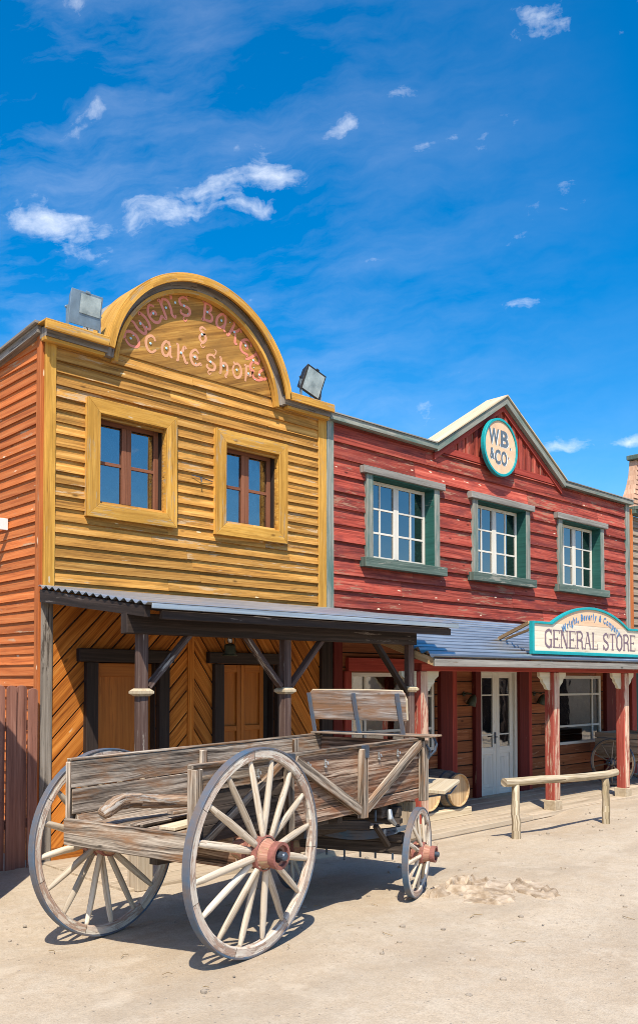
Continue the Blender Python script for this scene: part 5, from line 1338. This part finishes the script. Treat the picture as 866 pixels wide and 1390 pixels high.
# seat
sb=part('seat_plank',W,lambda mb:mb.box(2.70,2.96,-.76,.62,1.437,1.455,ax=1,j=.002),bevel=.004)
def backrest(mb):
    # board with rounded upper corners, leaning back a little
    y0,y1,z0,z1,r=-.50,.62,1.585,1.885,.05
    P=[(y0,z0),(y1,z0),(y1,z1-r)]+[(y1-r+r*math.cos(t),z1-r+r*math.sin(t)) for t in(R_(30),R_(60))]+[(y1-r,z1),(y0+r,z1)]+[(y0+r+r*math.cos(t),z1-r+r*math.sin(t)) for t in(R_(120),R_(150))]+[(y0,z1-r)]
    k=len(mb.v); mb.prism(P,'x',0,.028,.3)
    for i in range(k,len(mb.v)): p=mb.v[i]; mb.v[i]=V((2.74+p.x-(p.z-1.46)*.16,p.y,p.z))
bk=part('backrest','seat_wood',backrest,bevel=.004)
def rim(mb):
    for y in(-.515,):
        mb.tube([(2.72,-.505,1.60),(2.70,-.508,1.80),(2.685,-.47,1.885),(2.682,0,1.893),(2.682,.58,1.89),(2.69,.625,1.84),(2.72,.625,1.60)],.010,n=6)
part('backrest_edging','pale_wood',rim,parent=bk,bevel=0)
def strap(y): return lambda mb:mb.beam((2.735,y-.01,1.455),(2.662,y+.02,1.86),.045,.012,up=(1,0,0))
for y in(.60,.06,-.44): part('seat_strap','tyre',strap(y),bevel=.002)
part('seat_spring','iron',lambda mb:mb.tube([(2.9,-.70,1.43),(2.9,-.73,1.36),(2.88,-.72,1.30),(2.86,-.665,1.24)],.013,n=6),bevel=0)
part('foot_board','pale_wood',lambda mb:mb.hexa([(2.85,-.84,.885),(2.85,-.84,.925),(2.85,.5,.925),(2.85,.5,.885),(3.28,-.80,.955),(3.28,-.80,.99),(3.28,.5,.99),(3.28,.5,.955)]),bevel=.006)
part('foot_rod','iron',lambda mb:mb.tube([(2.85,-.60,.84),(3.1,-.78,.87),(3.2,-.80,.94)],.010,n=6),bevel=0)
# undercarriage
part('rear_axle',B,lambda mb:[mb.box(-.06,.06,-.62,.62,.66,.80,ax=1),mb.box(-.05,.05,-.58,.58,.802,.92,ax=1)],bevel=.008)
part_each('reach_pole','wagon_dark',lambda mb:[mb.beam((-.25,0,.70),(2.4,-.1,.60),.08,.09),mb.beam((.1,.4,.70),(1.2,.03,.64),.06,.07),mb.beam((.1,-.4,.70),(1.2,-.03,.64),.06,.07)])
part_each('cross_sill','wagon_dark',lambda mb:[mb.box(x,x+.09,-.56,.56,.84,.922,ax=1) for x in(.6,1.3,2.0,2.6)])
def fa_box(mb,x0,x1,y0,y1,z0,z1):
    k=len(mb.v); mb.box(x0,x1,y0,y1,z0,z1,ax=1)
    for i in range(k,len(mb.v)):
        p=mb.v[i]; mb.v[i]=V((fcx+p.x*math.cos(fa)-p.y*math.sin(fa),fcy+p.x*math.sin(fa)+p.y*math.cos(fa),p.z))
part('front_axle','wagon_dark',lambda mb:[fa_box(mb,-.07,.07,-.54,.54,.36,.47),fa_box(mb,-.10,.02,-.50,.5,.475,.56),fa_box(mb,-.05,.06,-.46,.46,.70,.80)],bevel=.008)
part_each('front_bolster','wagon_dark',lambda mb:[mb.box(fcx-.22,fcx-.1,-.55,.55,.72,.84,ax=1),mb.box(fcx+.05,fcx+.17,-.5,.5,.72,.84,ax=1)],bevel=.008)
def spring(mb):
    n=14
    for lay in range(3):
        for i in range(n):
            f0=-1+2*i/n;f1=-1+2*(i+1)/n; L_=.62-.07*lay; z=lambda f:.545+.09*f*f-.030*lay; k=len(mb.v)
            mb.hexa([(-.16,f0*L_,z(f0)),(-.16,f0*L_,z(f0)+.028),(-.06,f0*L_,z(f0)+.028),(-.06,f0*L_,z(f0)),(-.16,f1*L_,z(f1)),(-.16,f1*L_,z(f1)+.028),(-.06,f1*L_,z(f1)+.028),(-.06,f1*L_,z(f1))],.4)
            for q in range(k,len(mb.v)):
                p=mb.v[q]; mb.v[q]=V((fcx+p.x*math.cos(fa)-p.y*math.sin(fa),fcy+p.x*math.sin(fa)+p.y*math.cos(fa),p.z))
part('leaf_spring','tyre',spring,bevel=0)
part('leaf_spring_top','wagon_dark',lambda mb:[fa_box(mb,-.16,-.05,-.5,.5,.655,.70)])
def bolts(mb):
    for y in(-.42,-.25,-.1,.06,.24,.4):
        p=V((fcx,fcy,0))+ax_*y; q=p+V((-.07,0,0)); mb.tube([(q.x,q.y,.37),(q.x,q.y,.31 if abs(y)>.08 else .27)],.011,n=6)
    for x,y,z in((2.1,-.5,.70),(1.4,-.2,.62),(.8,-.2,.64),(.3,-.3,.62)): mb.tube([(x,y,z+.1),(x,y,z)],.012,n=6)
part_each('axle_bolt','iron',bolts,bevel=0)
def clutter(mb):
    mb.beam((1.2,-.35,.78),(2.1,-.42,.66),.06,.08); mb.beam((1.0,.3,.78),(2.2,.1,.66),.06,.08); mb.beam((2.1,-.5,.66),(2.3,-.52,.45),.05,.04); mb.beam((2.3,-.45,.74),(2.7,-.3,.60),.06,.06)
    mb.beam((1.5,-.5,.80),(1.5,.5,.80),.07,.07); mb.beam((.3,-.45,.82),(1.4,-.42,.80),.05,.06)
part_each('hound','wagon_dark',clutter)
part_each('hardware','bolt',lambda mb:[mb.tube([(2.22,-.58,.80),(2.20,-.60,.72),(2.26,-.62,.66)],[.022,.03,.02],n=8)],bevel=.004)
part('step_block','pale_wood',lambda mb:[mb.box(2.78+0*i,2.84,-.53+i*.055,-.53+i*.055+.05,.70,.80,ax=2) for i in range(4)])

# log + boards inside the wagon: things of their own
Wm=wg.matrix_basis.copy() if False else (Matrix.Translation(V((-.705,-3.612,0)))@Matrix.Rotation(R_(12.54),4,'Z'))
def wl(x,y,z): return Wm@V((x,y,z))
mb=MB(); pth=[(-.575,.20,1.035),(-.52,.20,1.055),(-.44,.20,1.10),(-.34,.20,1.115),(-.22,.19,1.105),(-.08,.18,1.075),(.1,.15,1.065),(.35,.1,1.055),(.7,.05,1.04),(1.1,.0,1.02)]
pts=[wl(*p) for p in pth]; rr=[.046,.055,.058,.060,.056,.057,.054,.057,.052,.045]
mb.tube(pts,rr,n=14); o=mb.build('log',M['log_bark'],org=wl(0,.15,.96),smooth=True); tag(o,'crooked brown log lying in the wagon bed with its end over the tail board','log')
sub=o.modifiers.new('sub','SUBSURF'); sub.levels=2; sub.render_levels=2
tx=bpy.data.textures.new('bark_noise','CLOUDS'); tx.noise_scale=.05; dm=o.modifiers.new('d','DISPLACE'); dm.texture=tx; dm.strength=.022
def loose(name,a,b_,w_,t_,mat,label):
    mb=MB(); mb.beam(wl(*a),wl(*b_),w_,t_); o=mb.build(name,M[mat],org=wl(*a),bevel=.004); tag(o,label,'board'); return o
loose('loose_board',(-.47,-.05,.975),(.9,.02,.985),.12,.02,'wagon_wood','grey loose board lying flat in the wagon bed under the log')
loose('split_board',(-.45,-.32,.975),(.7,-.30,1.01),.14,.025,'pale_wood','pale split board lying in the wagon bed nearest the near side')
loose('dark_board',(-.18,-.1,1.03),(1.0,-.2,1.05),.07,.025,'wagon_wood','narrow grey board laid on top of the split board in the wagon')

# ================================================================== handcart at the right end of the boardwalk
hc=thing('handcart','old plank handcart with large spoked wheels standing at the far end of the boardwalk','cart',(11.95,-.85,-.03),0,None,local=True)
for k,x in enumerate((-.78,.55)):
    make_wheel(hc,.45,10,(x,-.0,.45),(0,.1+k,-math.pi/2),hs=.6,tw=.04,felw=.04,spw=.03,mats=('cart_wood','iron','cart_wood','cart_wood','iron','iron'),seed=31+k)
mb=MB()
for za,zb in((.62,.76),(.77,.89),(.90,1.0)): mb.box(-.62,-.59,-.45,.45,za,zb,ax=1,j=.004); mb.box(.38,.41,-.45,.45,za,zb,ax=1,j=.004); mb.box(-.59,.38,-.45,-.42,za,zb,ax=0,j=.004); mb.box(-.59,.38,.42,.45,za,zb,ax=0,j=.004)
mb.build('cart_box',M['cart_wood'],hc,org=(0,0,0),bevel=.005)
mb=MB(); mb.box(-.6,.4,-.44,.44,.58,.615,ax=1); mb.box(-.75,.5,-.04,.04,.41,.49,ax=0); mb.box(-.5,-.42,-.8,.44,.50,.575,ax=1); mb.box(.22,.3,-.8,.44,.50,.575,ax=1); mb.build('cart_frame',M['cart_wood'],hc,org=(0,0,0),bevel=.005)

# ================================================================== burlap sacks
def sack(name,cx,cy,lx,ly_,h,rz,seed,label,fold=1.0,n=64):
    z0=gz(cx,cy)-.006; vs=[];fs=[];rg=random.Random(seed); ox=rg.uniform(0,50)
    rid=[]
    for _ in range(int(11*fold)):
        a=rg.gauss(0,.55); x,y=rg.uniform(-.85,.85),rg.uniform(-.8,.8); P=[(x,y)]
        for k in range(4): a+=rg.uniform(-.6,.6); x+=math.cos(a)*.22; y+=math.sin(a)*.30; P.append((x,y))
        rid.append((P,rg.uniform(.35,1.0)*h,rg.uniform(.022,.055)))
    def seg(px,py,a,b2):
        ax,ay=a[0]*lx,a[1]*ly_; bx,by=b2[0]*lx,b2[1]*ly_; dx,dy=bx-ax,by-ay; L=dx*dx+dy*dy
        t=max(0,min(1,((px-ax)*dx+(py-ay)*dy)/L)) if L>0 else 0
        return math.hypot(px-ax-dx*t,py-ay-dy*t)
    for j in range(n+1):
        for i in range(n+1):
            u=-1+2*i/n; v=-1+2*j/n
            rr=min(1,(abs(u)**2.4+abs(v)**2.4)**(1/2.4)); an=math.atan2(v,u)
            ed=.85+.30*mn.noise(V((math.cos(an)*1.4+ox,math.sin(an)*1.4,0)))+.12*mn.noise(V((math.cos(an)*5+ox,math.sin(an)*5,3)))
            X=u*lx*ed; Y=v*ly_*ed
            z=.016+h*.22*(.5+mn.noise(V((u*2+ox,v*2,seed))))
            for P,hh,w_ in rid:
                d=min(seg(X,Y,P[k],P[k+1]) for k in range(4)); z=max(z,z*.4+hh*math.exp(-(d/w_)**2)) if d<3*w_ else z
            z+=.0025*mn.noise(V((X*30,Y*30,ox)))
            if rr>.86: z*=math.sqrt(max(0,(1-rr)/.14))
            vs.append((X,Y,z-(.012 if rr>=1 else 0)))
    for j in range(n):
        for i in range(n): k=j*(n+1)+i; fs.append((k,k+1,k+n+2,k+n+1))
    me=bpy.data.meshes.new(name); me.from_pydata(vs,[],fs); me.materials.append(M['burlap']); me.polygons.foreach_set('use_smooth',[True]*len(me.polygons))
    o=bpy.data.objects.new(name,me); C.objects.link(o); o.location=(cx,cy,z0); o.rotation_euler=(0,0,R_(rz))
    return tag(o,label,'sack','empty sacks on the sand')
sack('burlap_sack',2.17,-3.83,.30,.13,.060,8,2,'twisted pale sack beside the small front wheel, nearest the wagon',1.0)
sack('burlap_sack',2.58,-3.98,.42,.36,.075,10,5,'large crumpled pale sack in the middle of the pile on the sand',1.2)
sack('burlap_sack',2.26,-4.32,.30,.20,.050,-30,14,'low pale sack at the front of the pile, nearest the street',1.0)
sack('burlap_sack',2.93,-4.36,.42,.20,.040,53,9,'flat brownish sack at the right end of the pile, farthest from the wagon',1.0)

# tidy helper props
for o in bpy.data.objects:
    if '_o' in o: del o['_o']
